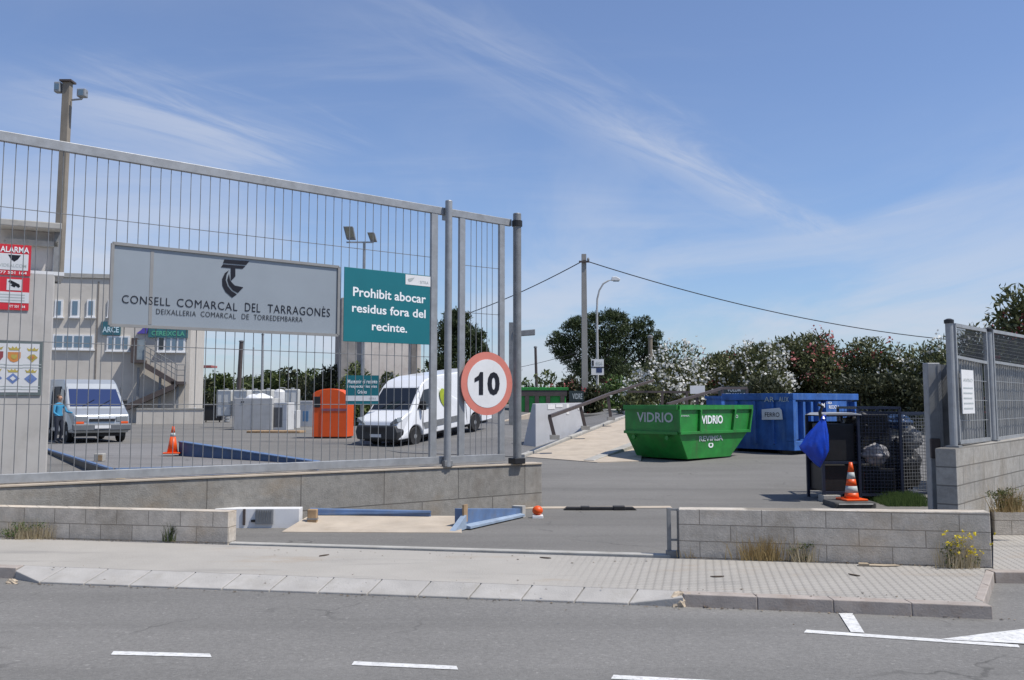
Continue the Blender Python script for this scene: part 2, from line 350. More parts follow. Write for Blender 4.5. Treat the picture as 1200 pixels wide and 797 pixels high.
# tiled pavement
m, t, b = base_mat('pavement_tiles')
tcx = t.nodes.new('ShaderNodeTexCoord')
def tilew(rot, s):
    mp = t.nodes.new('ShaderNodeMapping'); mp.inputs['Rotation'].default_value = (0, 0, rot); t.links.new(tcx.outputs['Object'], mp.inputs[0])
    br = t.nodes.new('ShaderNodeTexBrick'); br.offset = 0; br.inputs['Scale'].default_value = 1; br.inputs['Brick Width'].default_value = s; br.inputs['Row Height'].default_value = s
    br.inputs['Mortar Size'].default_value = s * .12; br.inputs['Mortar Smooth'].default_value = .6; t.links.new(mp.outputs[0], br.inputs['Vector']); return br.outputs[1]
ang = math.atan2(K1.y - K0.y, K1.x - K0.x)
def dots(rot, s):
    mp = t.nodes.new('ShaderNodeMapping'); mp.inputs['Rotation'].default_value = (0, 0, rot); t.links.new(tcx.outputs['Object'], mp.inputs[0])
    vo = t.nodes.new('ShaderNodeTexVoronoi'); vo.inputs['Scale'].default_value = 1 / s; vo.inputs['Randomness'].default_value = 0; vo.voronoi_dimensions = '2D'; t.links.new(mp.outputs[0], vo.inputs['Vector'])
    mr = t.nodes.new('ShaderNodeMapRange'); mr.interpolation_type = 'SMOOTHSTEP'; mr.inputs[1].default_value = .34; mr.inputs[2].default_value = .56; t.links.new(vo.outputs['Distance'], mr.inputs[0]); return mr.outputs[0]
small = dots(-ang, .075); bigt = tilew(-ang, .2)
sx = t.nodes.new('ShaderNodeSeparateXYZ'); t.links.new(tcx.outputs['Object'], sx.inputs[0])
wx = t.nodes.new('ShaderNodeMapRange'); wx.interpolation_type = 'SMOOTHSTEP'; wx.inputs[1].default_value = .6; wx.inputs[2].default_value = 2.0
wob = t.nodes.new('ShaderNodeMath'); wob.operation = 'ADD'; t.links.new(sx.outputs[0], wob.inputs[0]); t.links.new(noise(t, .8, 3), wob.inputs[1]); t.links.new(wob.outputs[0], wx.inputs[0])
sm = t.nodes.new('ShaderNodeMath'); sm.operation = 'MULTIPLY'; t.links.new(small, sm.inputs[0]); t.links.new(wx.outputs[0], sm.inputs[1])
col = (.365, .345, .31)
c = mixc(t, noise(t, 1.1, 6, .65, lo=.3, hi=.7), mul(col, .82), mul(col, 1.12))
c = mixc(t, noise(t, 60, 3, .7, lo=.3, hi=.7), mixc(t, .5, c, mul(col, .8)), mixc(t, .5, c, mul(col, 1.15)))
smk = t.nodes.new('ShaderNodeMath'); smk.operation = 'MULTIPLY'; smk.inputs[1].default_value = .55; t.links.new(sm.outputs[0], smk.inputs[0])
c = mixc(t, smk.outputs[0], c, mul(col, .55))
rust = noise(t, .9, 6, .7, lo=.56, hi=.74, sc3=(.6, 1.4, 1)); rk = t.nodes.new('ShaderNodeMath'); rk.operation = 'MULTIPLY'; rk.inputs[1].default_value = .55
t.links.new(rust, rk.inputs[0]); c = mixc(t, rk.outputs[0], c, (.30, .22, .14))
gr = noise(t, 1.5, 7, .7, lo=.55, hi=.75, sc3=(.3, 2, 1)); gk = t.nodes.new('ShaderNodeMath'); gk.operation = 'MULTIPLY'; gk.inputs[1].default_value = .75
t.links.new(gr, gk.inputs[0]); c = mixc(t, gk.outputs[0], c, (.2, .195, .185))
t.links.new(c, b.inputs['Base Color']); b.inputs['Roughness'].default_value = .9; b.inputs['Specular IOR Level'].default_value = .2
hh = t.nodes.new('ShaderNodeMath'); hh.operation = 'SUBTRACT'; t.links.new(noise(t, 40, 4, .7), hh.inputs[0]); t.links.new(sm.outputs[0], hh.inputs[1]); bump(t, b, hh.outputs[0], .5, .008)
M['pave'] = m
def pl(p): return (p.x, p.y)
kw = .16
def inset(p): return Vector((p.x, p.y + kw, p.z))
pav = [inset(kL), inset(J1), inset(J2) + Vector((.0, 0, 0)), inset(kR), bR, J4, J3 + Vector((.0, 0, 0)), bL]
struct(MB().prism([pl(p) for p in pav], -.14, 0.0, 'z').build('pavement', M['pave']))
# kerb: upright stones left and right, sloping dropped stones in the gateway
M['kerb'] = pm('kerb_stone', (.33, .29, .255), .9, 0, .22, 3, (.2, .13, .08), .5, .3)
M['kerbw'] = pm('dropped_kerb_stone', (.37, .355, .33), .88, 0, .13, 3, (.26, .24, .2), .45, .35)
kb = MB(); kb.m = 0
def upright(p, q, n):
    for i in range(n):
        a = p.lerp(q, i / n); c = p.lerp(q, (i + 1) / n); d = (c - a).normalized() * .0015; a = a + d; c = c - d
        kb.hexa([(a.x, a.y, -.16), (c.x, c.y, -.16), (c.x, c.y + kw - .003, -.16), (a.x, a.y + kw - .003, -.16), (a.x, a.y + .012, .003), (c.x, c.y + .012, .003), (c.x, c.y + kw - .003, .003), (a.x, a.y + kw - .003, .003)])
xd0, xd1 = onz(68, 668).x, onz(748, 691).x
kd0, kd1 = lerp2(K0, K1, xd0), lerp2(K0, K1, xd1)
upright(lerp2(K0, K1, XL), lerp2(K0, K1, xd0 - .45), 40)
upright(lerp2(K0, K1, xd1 + .35), J1, 4)
upright(J1 + Vector((.01, .16, 0)), J2 + Vector((.01, 0, 0)), 2); upright(J2 + Vector((.02, 0, 0)), kR, 30)
kb.m = 1
NS = 12
foot = lambda x: lerp2(E0, E1, x)
for i in range(NS):
    xa = xd0 + (xd1 - xd0) * i / NS + .006; xb = xd0 + (xd1 - xd0) * (i + 1) / NS - .006
    a, c = lerp2(K0, K1, xa), lerp2(K0, K1, xb); sl = .10
    fa, fc = foot(xa - sl), foot(xb - sl)
    kb.hexa([(fa.x, fa.y, -.15), (fc.x, fc.y, -.15), (c.x, c.y + kw - .003, -.15), (a.x, a.y + kw - .003, -.15), (fa.x, fa.y, -.083), (fc.x, fc.y, -.083), (c.x, c.y + kw - .003, .002), (a.x, a.y + kw - .003, .002)])
# the two returns where the dropped stones meet the upright kerb
for xa, xb, hi in ((xd0 - .45, xd0, 0), (xd1, xd1 + .35, 1)):
    a, c = lerp2(K0, K1, xa), lerp2(K0, K1, xb); fa, fc = foot(xa), foot(xb)
    fa, fc = (a + Vector((0, -.01, 0)), foot(xb - .1)) if hi == 0 else (foot(xa - .1), c + Vector((0, -.01, 0)))
    kb.hexa([(fa.x + .005, fa.y, -.15), (fc.x - .005, fc.y, -.15), (c.x - .005, c.y + kw - .003, -.15), (a.x + .005, a.y + kw - .003, -.15),
             (fa.x + .005, fa.y, -.02 if hi == 0 else -.083), (fc.x - .005, fc.y, -.083 if hi == 0 else -.02), (c.x - .005, c.y + kw - .003, .002), (a.x + .005, a.y + kw - .003, .002)])
struct(kb.build('kerb', [M['kerb'], M['kerbw']], bevel=.007))
# back edge strip in the gateway
g0, g1 = onz(268, 637.5), onz(786, 652)
s_ = MB().hexa([(g0.x, g0.y, -.08), (g1.x, g1.y, -.08), (g1.x, g1.y + .12, -.08), (g0.x, g0.y + .12, -.08), (g0.x, g0.y, .012), (g1.x, g1.y, .012), (g1.x, g1.y + .12, .012), (g0.x, g0.y + .12, .012)])
struct(s_.build('gateway_kerb', M['conc'], bevel=.01))
# road markings
def mark(name, label, pts, z=-.096):
    q = [onz(*p, z) for p in pts]
    o = MB().poly(q).build(name, M['roadpaint']); struct(o)
def stripe(name, label, p, q, wpx): mark(name, label, [(p[0], p[1] + wpx / 2), (q[0], q[1] + wpx / 2), (q[0] - 2, q[1] - wpx / 2), (p[0] + 3, p[1] - wpx / 2)])
stripe('road_marking', '', (130, 765), (248, 768), 4.2); stripe('road_marking', '', (412, 777), (537, 782.5), 4.4); stripe('road_marking', '', (716, 793), (850, 800), 4.6)
stripe('road_marking', '', (942, 739.5), (1195, 757), 3.4)
mark('road_marking', '', [(983, 718.5), (999, 718.5), (1013, 741.5), (997, 740.5)], -.092)
mark('road_marking', '', [(1102, 749), (1164, 741), (1200, 737), (1215, 755)], -.092)

# ------------------------------------------------------------------ front walls
M['wallL'] = blocks('kerbside_blocks_left', (.52, .47, .40), .40, .172, .005, stain=.5)
M['wallR'] = blocks('kerbside_blocks_right', (.50, .455, .39), .62, .167, .005, stain=.45, offs=(.1, 0, 0))
def wallrun(name, label, p, q, z1a, z1b, thick, mat, z0=-.35, bev=.008):
    rz = math.atan2(q.y - p.y, q.x - p.x); L = (Vector((q.x, q.y)) - Vector((p.x, p.y))).length
    f = Frame((p.x, p.y, 0), rz)
    mb = MB().hexa([(0, 0, z0), (L, 0, z0), (L, thick, z0), (0, thick, z0), (0, 0, z1a), (L, 0, z1b), (L, thick, z1b), (0, thick, z1a)])
    o = mb.build(name, mat, bevel=bev, loc=f.loc, rz=rz); tag(o, label, 'wall'); return f, o
pW = lerp2(B0, B1, -16); qW = onz(267, 636.5)
hL = CAM_H + (470 - 597.5) * qW.y / F_PX
wallrun('block_wall', 'low grey block wall with two visible courses left of the gateway', pW, qW, hL, hL, .2, M['wallL'])
p1, q1 = onz(796, 653), onz(1163, 665.5)
z1 = CAM_H + (470 - 594.5) * p1.y / F_PX; z2 = CAM_H + (470 - 598) * q1.y / F_PX
wallrun('block_wall', 'long low grey block wall with weeds at its foot right of the gateway', p1, q1, z1, z2, .2, M['wallR'])
p3 = onz(1166, 627); q3 = p3 + Vector((25, -1, 0)); z3 = CAM_H + (470 - 595) * p3.y / F_PX
wallrun('block_wall', 'short set-back piece of low block wall at the right end of the street', p3, q3, z3, z3, .2, M['wallL'])
# the thin steel post at the wall end
c = onz(790, 651)
tp = thing('gate_post', 'thin dark steel stop post at the left end of the kerbside block wall', 'post', (c.x - .05, c.y, 0))
MB().box(-.02, .02, -.02, .02, 0, .49).build('upright', M['galvd'], tp, .004); MB().box(.02, .1, -.012, .012, .15, .17).box(.02, .1, -.012, .012, .46, .48).build('bracket', M['galvd'], tp)
MB().box(.085, .105, -.02, .02, .0, .48).build('edge_strip', M['galvd'], tp); MB().box(-.03, .11, -.04, .04, -.02, .05).build('base_plate', M['galvd'], tp)

# ------------------------------------------------------------------ gate on its wall
GA, GB = ond(0, 560, 11.5), ond(605, 540, 16.3)
grz = math.atan2(GB.y - GA.y, GB.x - GA.x); GF = Frame((GA.x, GA.y, 0), grz)
xB = GF.at(635, 570)[0]; xA = GF.at(-250, 500)[0]
def zline(a, b):
    (xa, za), (xb, zb) = GF.at(*a), GF.at(*b)
    return lambda x: za + (zb - za) * (x - xa) / (xb - xa)
wt = zline((0, 571.5), (605, 545.5))
x1_, x2_ = GF.at(182, 570)[0], GF.at(403, 560)[0]
M['gatewall'] = blocks('gate_wall_blocks', (.275, .262, .235), (x2_ - x1_) / 2, 1.0, .009, offs=(-(x1_ % ((x2_ - x1_) / 2)), .0, 0), stain=.55, dirt=(.14, .11, .08))
mb = MB().hexa([(xA, 0, -.6), (xB, 0, -.6), (xB, .25, -.6), (xA, .25, -.6), (xA, 0, wt(xA)), (xB, 0, wt(xB)), (xB, .25, wt(xB)), (xA, .25, wt(xA))])
o = fthing('gate_wall', 'brown-grey concrete block wall carrying the long steel mesh gate', 'wall', GF)
mb.build('wall', M['gatewall'], o, bevel=.01)
MB().hexa([(xA, -.02, wt(xA) + .002), (xB, -.02, wt(xB) + .002), (xB, .27, wt(xB) + .002), (xA, .27, wt(xA) + .002), (xA, -.02, wt(xA) + .03), (xB, -.02, wt(xB) + .03), (xB, .27, wt(xB) + .03), (xA, .27, wt(xA) + .03)]).build('coping', M['cream'], o, bevel=.006)
gate = fthing('sliding_gate', 'long grey steel mesh sliding gate carrying the large council signs', 'gate', GF)
rt, rb_ = zline((0, 151), (600, 256)), zline((0, 567.5), (600, 540.5))
rtb, rbt = zline((0, 163), (600, 264)), zline((0, 556.5), (600, 532))
YG = .10   # gate plane behind the wall's face
def rail(fa, fb, x0, x1, nm, y0=YG - .035, y1=YG + .035):
    MB().hexa([(x0, y0, fa(x0)), (x1, y0, fa(x1)), (x1, y1, fa(x1)), (x0, y1, fa(x0)), (x0, y0, fb(x0)), (x1, y0, fb(x1)), (x1, y1, fb(x1)), (x0, y1, fb(x0))]).build(nm, M['galv'], gate, .006)
xe = GF.at(595, 400)[0]
rail(rtb, rt, xA, GF.at(605, 255)[0] - .05, 'top_rail'); rail(rb_, rbt, xA, xe, 'bottom_rail')
def upr(px, wd, nm='frame_upright'):
    x = GF.at(px, 400)[0]; MB().box(x - wd / 2, x + wd / 2, YG - .03, YG + .03, rbt(x) - .002, rtb(x) + .002).build(nm, M['galv'], gate, .006)
for px, wd in ((511.5, .125), (544.5, .115), (591.5, .11)): upr(px, wd)
# wire mesh
sp = (GF.at(190 / 3.065, 200)[0] - GF.at(15 / 3.065, 200)[0]) / 4
wm = MB(); x = GF.at(15 / 3.065, 200)[0]
while x > xA: x -= sp
xg1 = GF.at(507, 400)[0]
while x < xg1 - .05:
    if x > xA: wm.tube([(x, YG, rbt(x) - .01), (x, YG, rtb(x) + .01)], .0058, 5)
    x += sp
hz = [(240, 297), (398, 421), (474, 475)]
def hline(a, b): return zline((0, a), (505, b))
for a, b_ in ((240, 300), (398, 418), (474, 474)):
    h = hline(a, b_); wm.tube([(xA, YG + .01, h(xA)), (xg1, YG + .01, h(xg1))], .0055, 5)
wm.build('wire_mesh', M['galvd'], gate)
wm = MB(); xa, xb = GF.at(549, 400)[0], GF.at(587, 400)[0]
k = 6
for i in range(1, k): 
    x = xa + (xb - xa) * i / k; wm.tube([(x, YG, rbt(x) - .01), (x, YG, rtb(x) + .01)], .0058, 5)
for a in (312, 367, 470): 
    z = GF.at(568, a)[1]; wm.tube([(xa - .03, YG + .01, z), (xb + .03, YG + .01, z)], .0055, 5)
wm.build('wire_mesh', M['galvd'], gate)
# round guide posts
for px, top, r, lab in ((526, 236, .06, 'grey round guide post between the two leaves of the mesh gate'), (606, 251, .072, 'grey round end post with a black collar at the free end of the mesh gate')):
    x, z = GF.at(px, top, YG - .1); pb = GF.m @ Vector((x, YG - .1, 0))
    pt = thing('guide_post', lab, 'post', (pb.x, pb.y, 0), grz, 'guide posts of the mesh gate')
    zb = wt(x) + .03
    MB().lathe([(r, zb), (r, z), (r * .9, z + .012)], n=18).build('tube', M['galv'] if px < 600 else M['galvd'], pt)
    if px > 600: MB().lathe([(r + .02, z - .22), (r + .02, z - .12)], n=18).build('collar', M['black'], pt); MB().box(-r - .05, r + .03, -r - .03, r + .03, zb, zb + .1).build('foot', M['black'], pt, .01)
    else: MB().box(-.03, .03, .05, .16, z - .3, z - .12).build('roller_bracket', M['galv'], pt); MB().box(-.08, .08, -.05, .05, zb, zb + .1).build('foot', M['galvd'], pt, .01)
# ------------------------------------------------------------------ signs on the gate
def gx(px, py, y=YG - .06): return GF.at(px, py, y)
def gsign(name, label, c4, depth, mats, framew=None, frame_mat=None, panel='panel'):
    """c4: four picture corners tl, tr, br, bl; an upright parallelogram panel on the gate"""
    (xa, za), (xb, zb), (xc, zc), (xd, zd) = [gx(*p) for p in c4]
    x0, x1 = (xa + xd) / 2, (xb + xc) / 2
    o = fthing(name, label, 'sign', GF); y0, y1 = YG - .06, YG - .06 + depth
    fw = framew or 0
    MB().hexa([(x0, y0, zd), (x1, y0, zc), (x1, y1, zc), (x0, y1, zd), (x0, y0, za), (x1, y0, zb), (x1, y1, zb), (x0, y1, za)]).build(panel, mats, o, .003)
    f = lambda u, v: (x0 + (x1 - x0) * u, (za * (1 - u) + zb * u) * (1 - v) + (zd * (1 - u) + zc * u) * v)
    if framew:
        fr = MB(); yf = y0 - .02
        def strip(a, b, w2):
            (ax, az), (bx, bz) = a, b
            fr.tube([(ax, y0 - .004, az), (bx, y0 - .004, bz)], w2, 4)
        cs = [f(0, 0), f(1, 0), f(1, 1), f(0, 1)]
        for i in range(4): strip(cs[i], cs[(i + 1) % 4], framew)
        fr.build('frame', frame_mat, o)
    return o, f, (x0, x1)
M['alu'] = pm('aluminium_panel', (.265, .30, .33), .5, .1, .05, 1.5)
M['alufr'] = pm('aluminium_frame', (.30, .29, .27), .45, .4, .08, 4)
so1, f1, (sx0, sx1) = gsign('council_sign', 'wide grey metal sign with black emblem reading CONSELL COMARCAL DEL TARRAGONÈS on the gate', [(131, 285), (396.5, 313), (396, 393), (129.5, 381)], .045, M['alu'], .028, M['alufr'])
YS = YG - .066
def zpx(X, Y): return 120 + X / 4.286, 280 + Y / 4.286
def gtext(body, parent, m, p0, p1, hpx, y, bold=0, space=1.0, drop=0):
    """text whose base runs from picture point p0 to p1; built level and turned by its own small slope through vertex shear"""
    (xa, za), (xb, zb) = GF.at(*p0, y), GF.at(*p1, y); zt = GF.at(p0[0], p0[1] - hpx, y)[1]; h = zt - za
    o = text(body, parent, m, xa, xb, 0, h, y, bold, space=space)
    for v in o.data.vertices: v.co.z += za + (zb - za) * (v.co.x - xa) / (xb - xa)
    return o
gtext('CONSELL', so1, M['letter_black'], zpx(98, 322), zpx(340, 337), 9.6, YS, -.004, 1.1)
gtext('COMARCAL', so1, M['letter_black'], zpx(374, 340), zpx(678, 362), 9.6, YS, -.004, 1.1)
gtext('DEL', so1, M['letter_black'], zpx(716, 363), zpx(793, 369), 10, YS, -.004, 1.1)
gtext('TARRAGONÈS', so1, M['letter_black'], zpx(830, 370), zpx(1143, 392), 12.5, YS, -.004, 1.1)
for wd, a, b_ in (('DEIXALLERIA', (270, 377), (470, 390)), ('COMARCAL', (494, 390), (670, 402)), ('DE', (700, 402), (736, 405)), ('TORREDEMBARRA', (760, 406), (1005, 419))):
    gtext(wd, so1, M['letter_black'], zpx(*a), zpx(*b_), 6.2, YS, -.006, 1.1)
lg = MB()
for poly in ([(613, 103), (738, 112), (722, 131), (606, 121)], [(606, 127), (719, 136), (704, 150), (668, 147), (668, 188), (645, 212), (645, 146), (596, 142)],
             [(636, 157), (615, 172), (602, 200), (603, 235), (618, 265), (652, 295), (676, 278), (650, 262), (630, 238), (620, 208), (624, 180)],
             [(636, 175), (642, 210), (665, 234), (708, 243), (681, 271), (656, 258), (636, 234), (627, 205)]):
    pts = [GF.at(*zpx(*p), YS) for p in poly]; lg.poly([(x, YS, z) for x, z in pts])
lg.build('emblem', M['letter_black'], so1)
mbx = MB()
xs_ = GF.at(177.5, 330, YS)[0]; mbx.box(xs_ - .022, xs_ + .022, YS + .002, YS + .01, f1(.18, .97)[1], f1(.18, .04)[1]); mbx.build('joint_strip', M['alufr'], so1)

so2, f2, _ = gsign('notice_board', 'teal notice reading Prohibit abocar residus fora del recinte on the gate', [(403.5, 312.5), (504, 323.5), (503.5, 404), (402.5, 400)], .012, M['teal'])
def nb(X, Y): return 390 + X / 4.431, 300 + Y / 4.431
YS2 = YG - .063
gtext('Prohibit abocar', so2, M['letter_white'], nb(105, 208), nb(483, 248), 11.0, YS2, .018)
gtext('residus fora del', so2, M['letter_white'], nb(100, 290), nb(482, 324), 10.5, YS2, .018)
gtext('recinte.', so2, M['letter_white'], nb(203, 386), nb(386, 400), 9.5, YS2, .018)
pts = [GF.at(*nb(*p), YS2) for p in ((378, 95), (507, 108), (507, 160), (378, 147))]
MB().poly([(x, YS2, z) for x, z in pts]).build('label_patch', M['white'], so2)
YS3 = YS2 - .003
pts = [GF.at(*nb(*p), YS3) for p in ((390, 118), (425, 112), (418, 122), (410, 130), (396, 134))]
MB().poly([(x, YS3, z) for x, z in pts]).build('emblem', M['letter_grey'], so2)
gtext('· SITRA', so2, M['letter_grey'], nb(445, 142), nb(497, 148), 3.4, YS3)
# speed sign
M['signred'] = pm('faded_red', (.62, .20, .15), .5, 0, .08, 3)
cx, cz = GF.at(571, 449.5, YG - .09); rr = GF.at(571, 412.5, YG - .09)[1] - cz; rx = rr * 1.0
s10 = fthing('speed_sign', 'round speed limit sign with faded red ring reading 10 on the gate', 'sign', GF)
MB().lathe([(rr, YG - .09), (rr, YG - .075)], (cx, 0, cz), 48, 'y').build('red_ring', M['signred'], s10)
MB().lathe([(rr * .765, YG - .094), (rr * .765, YG - .089)], (cx, 0, cz), 48, 'y').build('white_disc', M['white'], s10)
yd = YG - .099
MB().poly([(cx + a * rr, yd, cz + b * rr) for a, b in ((-.17, -.36), (-.17, .36), (-.29, .36), (-.35, .25), (-.50, .16), (-.50, .03), (-.33, .1), (-.33, -.36))]).build('digit', M['letter_black'], s10)
text('0', s10, M['letter_black'], cx + rr * .0, cx + rr * .48, cz - rr * .37, cz + rr * .37, yd, .045, name='digit')
MB().box(cx - .02, cx + .02, YG - .074, YG - .032, cz - .5, cz + .5).box(cx - .38, cx + .38, YG - .074, YG - .05, cz + .2, cz + .24).build('bracket', M['galvd'], s10)

# ------------------------------------------------------------------ things just inside the gateway, in front of the gate wall
p = onG(267, 619); q_ = Vector((ond(352, 618, p.y + .1).x, p.y + .1, 0))
f = Frame((p.x - .5, p.y, 0), 0.02); L_ = q_.x - p.x + .5
zt = CAM_H + (470 - 594) * p.y / F_PX
lw = fthing('utility_wall', 'low white rendered utility wall with a grey grille beside the gateway', 'wall', f)
MB().box(0, L_, 0, .22, -.3, zt).build('wall', M['white'], lw, .008)
xg0, xg1_ = f.at(300, 600)[0], f.at(321, 600)[0]; xb0 = f.at(285, 600)[0]
mb = MB()
mb.box(xg0, xg1_, -.035, -.004, -.085, zt - .005)
gr = mb.build('grille', M['galv'], lw, .004)
mb = MB()
for i in range(7): mb.box(xg0 + .02 + i * .032, xg0 + .034 + i * .032, -.045, -.036, -.06, zt - .02)
mb.build('rib', M['galvd'], lw)
MB().box(xb0, xb0 + .035, -.02, .0 - .003, -.1, zt - .004).build('drain_pipe', M['brown'], lw, .004)
MB().box(xg0 - .06, xg0 - .005, -.03, -.003, zt - .18, zt - .15).build('latch', M['black'], lw)
# concrete apron ramp with blue edge beams
a, b_, c, d = onG(330, 624), onG(541, 625), ond(541, 604.5, 13.9), ond(362, 604, 13.4)
struct(MB().hexa([(a.x, a.y, a.z - .1), (b_.x, b_.y, b_.z - .1), (c.x, c.y, -.5), (d.x, d.y, -.5), (a.x, a.y, a.z + .012), (b_.x, b_.y, b_.z + .012), tuple(c), tuple(d)]).build('ramp', M['cream'], bevel=.006))
def beam(name, label, p, q, zp, zq, zb, w_=.12, flange=True):
    rz = math.atan2(q.y - p.y, q.x - p.x); L = (Vector((q.x, q.y)) - Vector((p.x, p.y))).length; f = Frame((p.x, p.y, 0), rz)
    o = fthing(name, label, 'beam', f)
    MB().hexa([(0, 0, zb[0]), (L, 0, zb[1]), (L, w_, zb[1]), (0, w_, zb[0]), (0, 0, zp), (L, 0, zq), (L, w_, zq), (0, w_, zp)]).build('web', M['bluesteel'], o, .006)
    return o, f, L
p, q = ond(363, 602, 13.45), ond(505, 602, 13.75)
bo, bf, bl = beam('steel_beam', 'blue painted steel beam lying along the top edge of the pale apron ramp', p, q, CAM_H - 124 / F_PX * p.y, CAM_H - 127 / F_PX * q.y, (-.4, -.4))
MB().box(.0, bl, -.03, -.003, p.z - .02, p.z + .006).build('flange', M['bluesteel'], bo)
p, q = onG(542, 621), onG(611, 606.5)
bo, bf, bl = beam('steel_beam', 'blue painted steel side beam with a pale lower flange right of the apron ramp', p, q, CAM_H - 124 / F_PX * p.y, CAM_H - 124 / F_PX * q.y, (p.z - .1, q.z - .1))
M['paleblue'] = pm('worn_pale_blue', (.26, .33, .42), .6, 0, .2, 4, (.15, .15, .15), .4)
MB().hexa([(0, -.12, p.z + .02), (bl, -.06, q.z + .02), (bl, -.003, q.z + .02), (0, -.003, p.z + .02), (0, -.12, p.z + .05), (bl, -.06, q.z + .05), (bl, -.003, q.z + .07), (0, -.003, p.z + .07)]).build('flange', M['paleblue'], bo)
MB().prism([(-.42, p.z + .0), (0.0, p.z + .02), (0, p.z + .2)], -.06, .02).build('wedge_end', M['paleblue'], bo)
MB().box(-.02, .1, -.03, -.004, p.z + .1, .2).build('end_plate', M['wood'], bo); MB().box(bl - .03, bl + .1, -.03, .15, q.z - .02, -.03).build('end_block', M['conc'], bo)
p = ond(366, 600, 13.1)
wb = thing('wooden_block', 'small worn wooden block on the left corner of the pale apron ramp', 'block', (p.x, 13.1, 0)); 
MB().box(-.06, .07, -.05, .05, -.3, CAM_H - 124.5 / F_PX * 13.1).build('block', M['wood'], wb, .012); MB().box(-.065, .075, -.056, .056, -.02, .0).build('strap', M['galvd'], wb)
p = onG(630, 607)
ob = thing('bollard', 'small orange ball topped stub on a white base in the gateway', 'bollard', (p.x, p.y, p.z))
MB().box(-.085, .085, -.08, .08, -.02, .045).build('base', M['white'], ob, .01); MB().lathe([(.02, .045), (.06, .06), (.085, .1), (.075, .15), (.04, .18), (.01, .187)], n=18).build('ball', M['orange'], ob, smooth=True)
pA, pB = onG(660, 597.5), onG(746, 597.5)
rs = thing('rubber_strip', 'black rubber strip lying across the asphalt of the gateway', 'strip', (pA.x, pA.y, pA.z))
mb = MB(); L_ = pB.x - pA.x
mb.prism([(0, 0), (.06, .05), (L_ - .06, .05), (L_, 0)], -.07, .07); mb.build('strip', M['rubber'], rs, .01)
mb = MB(); mb.box(.3, .45, -.08, .08, .0, .06).build('cleat', M['rubber'], rs, .01); MB().box(L_ - .4, L_ - .2, -.085, .08, 0, .065).build('cleat', M['rubber'], rs, .01)
# pale joint line in the asphalt
pA, pB = onG(610, 596.5), onG(788, 595.5)
struct(MB().poly([(pA.x, pA.y, pA.z + .006), (pB.x, pB.y, pB.z + .006), (pB.x, pB.y + .25, gz(pB.y + .25) + .006), (pA.x, pA.y + .25, gz(pA.y + .25) + .006)]).build('concrete_strip', M['cream']))

# ------------------------------------------------------------------ right wall, fence and pillar
pc = ond(1120, 526, 10.5); pe = ond(1200, 513, 13.0)
rz = math.atan2(pe.y - pc.y, pe.x - pc.x); RF = Frame((pc.x, pc.y, 0), rz)
M['sidewall'] = blocks('side_wall_blocks', (.33, .315, .285), .9, .205, .008, stain=.5, offs=(.2, -pc.z % .205, 0))
rw = fthing('block_wall', 'tall grey block wall carrying the mesh fence panels at the right', 'wall', RF)
xe2 = 9.0; ze = lambda x: pc.z + (RF.at(1200, 513)[1] - pc.z) * x / RF.at(1200, 513)[0]
MB().hexa([(0, 0, -.4), (xe2, 0, -.4), (xe2, .22, -.4), (0, .22, -.4), (0, 0, ze(0)), (xe2, 0, ze(xe2)), (xe2, .22, ze(xe2)), (0, .22, ze(0))]).build('wall', M['sidewall'], rw, .008)
YF = .1
def rpost(px, top, r, label):
    x, z = RF.at(px, top, YF); o = fthing('fence_post', label, 'post', Frame(RF.m @ Vector((x, YF, 0)) * 1, rz), 'posts of the right mesh fence')
    zb = ze(x)
    MB().lathe([(r, zb), (r, z), (r * .85, z + .01)], n=14).build('tube', M['galv'], o); MB().lathe([(r + .012, z - .01), (r + .012, z + .03), (r * .5, z + .045)], n=14).build('cap', M['black'], o)
    MB().box(-r - .03, r + .03, -r - .03, r + .03, zb, zb + .02).build('foot', M['galvd'], o)
    return x, z
X0, Z0 = rpost(1112, 378, .042, 'steel fence post with black cap at the near corner of the right wall')
X1, Z1 = rpost(1158, 388, .04, 'steel fence post with black cap between the two right mesh panels')
M['mesh'] = pm('fine_mesh', (.11, .113, .115), .6, .3, .1, 8)
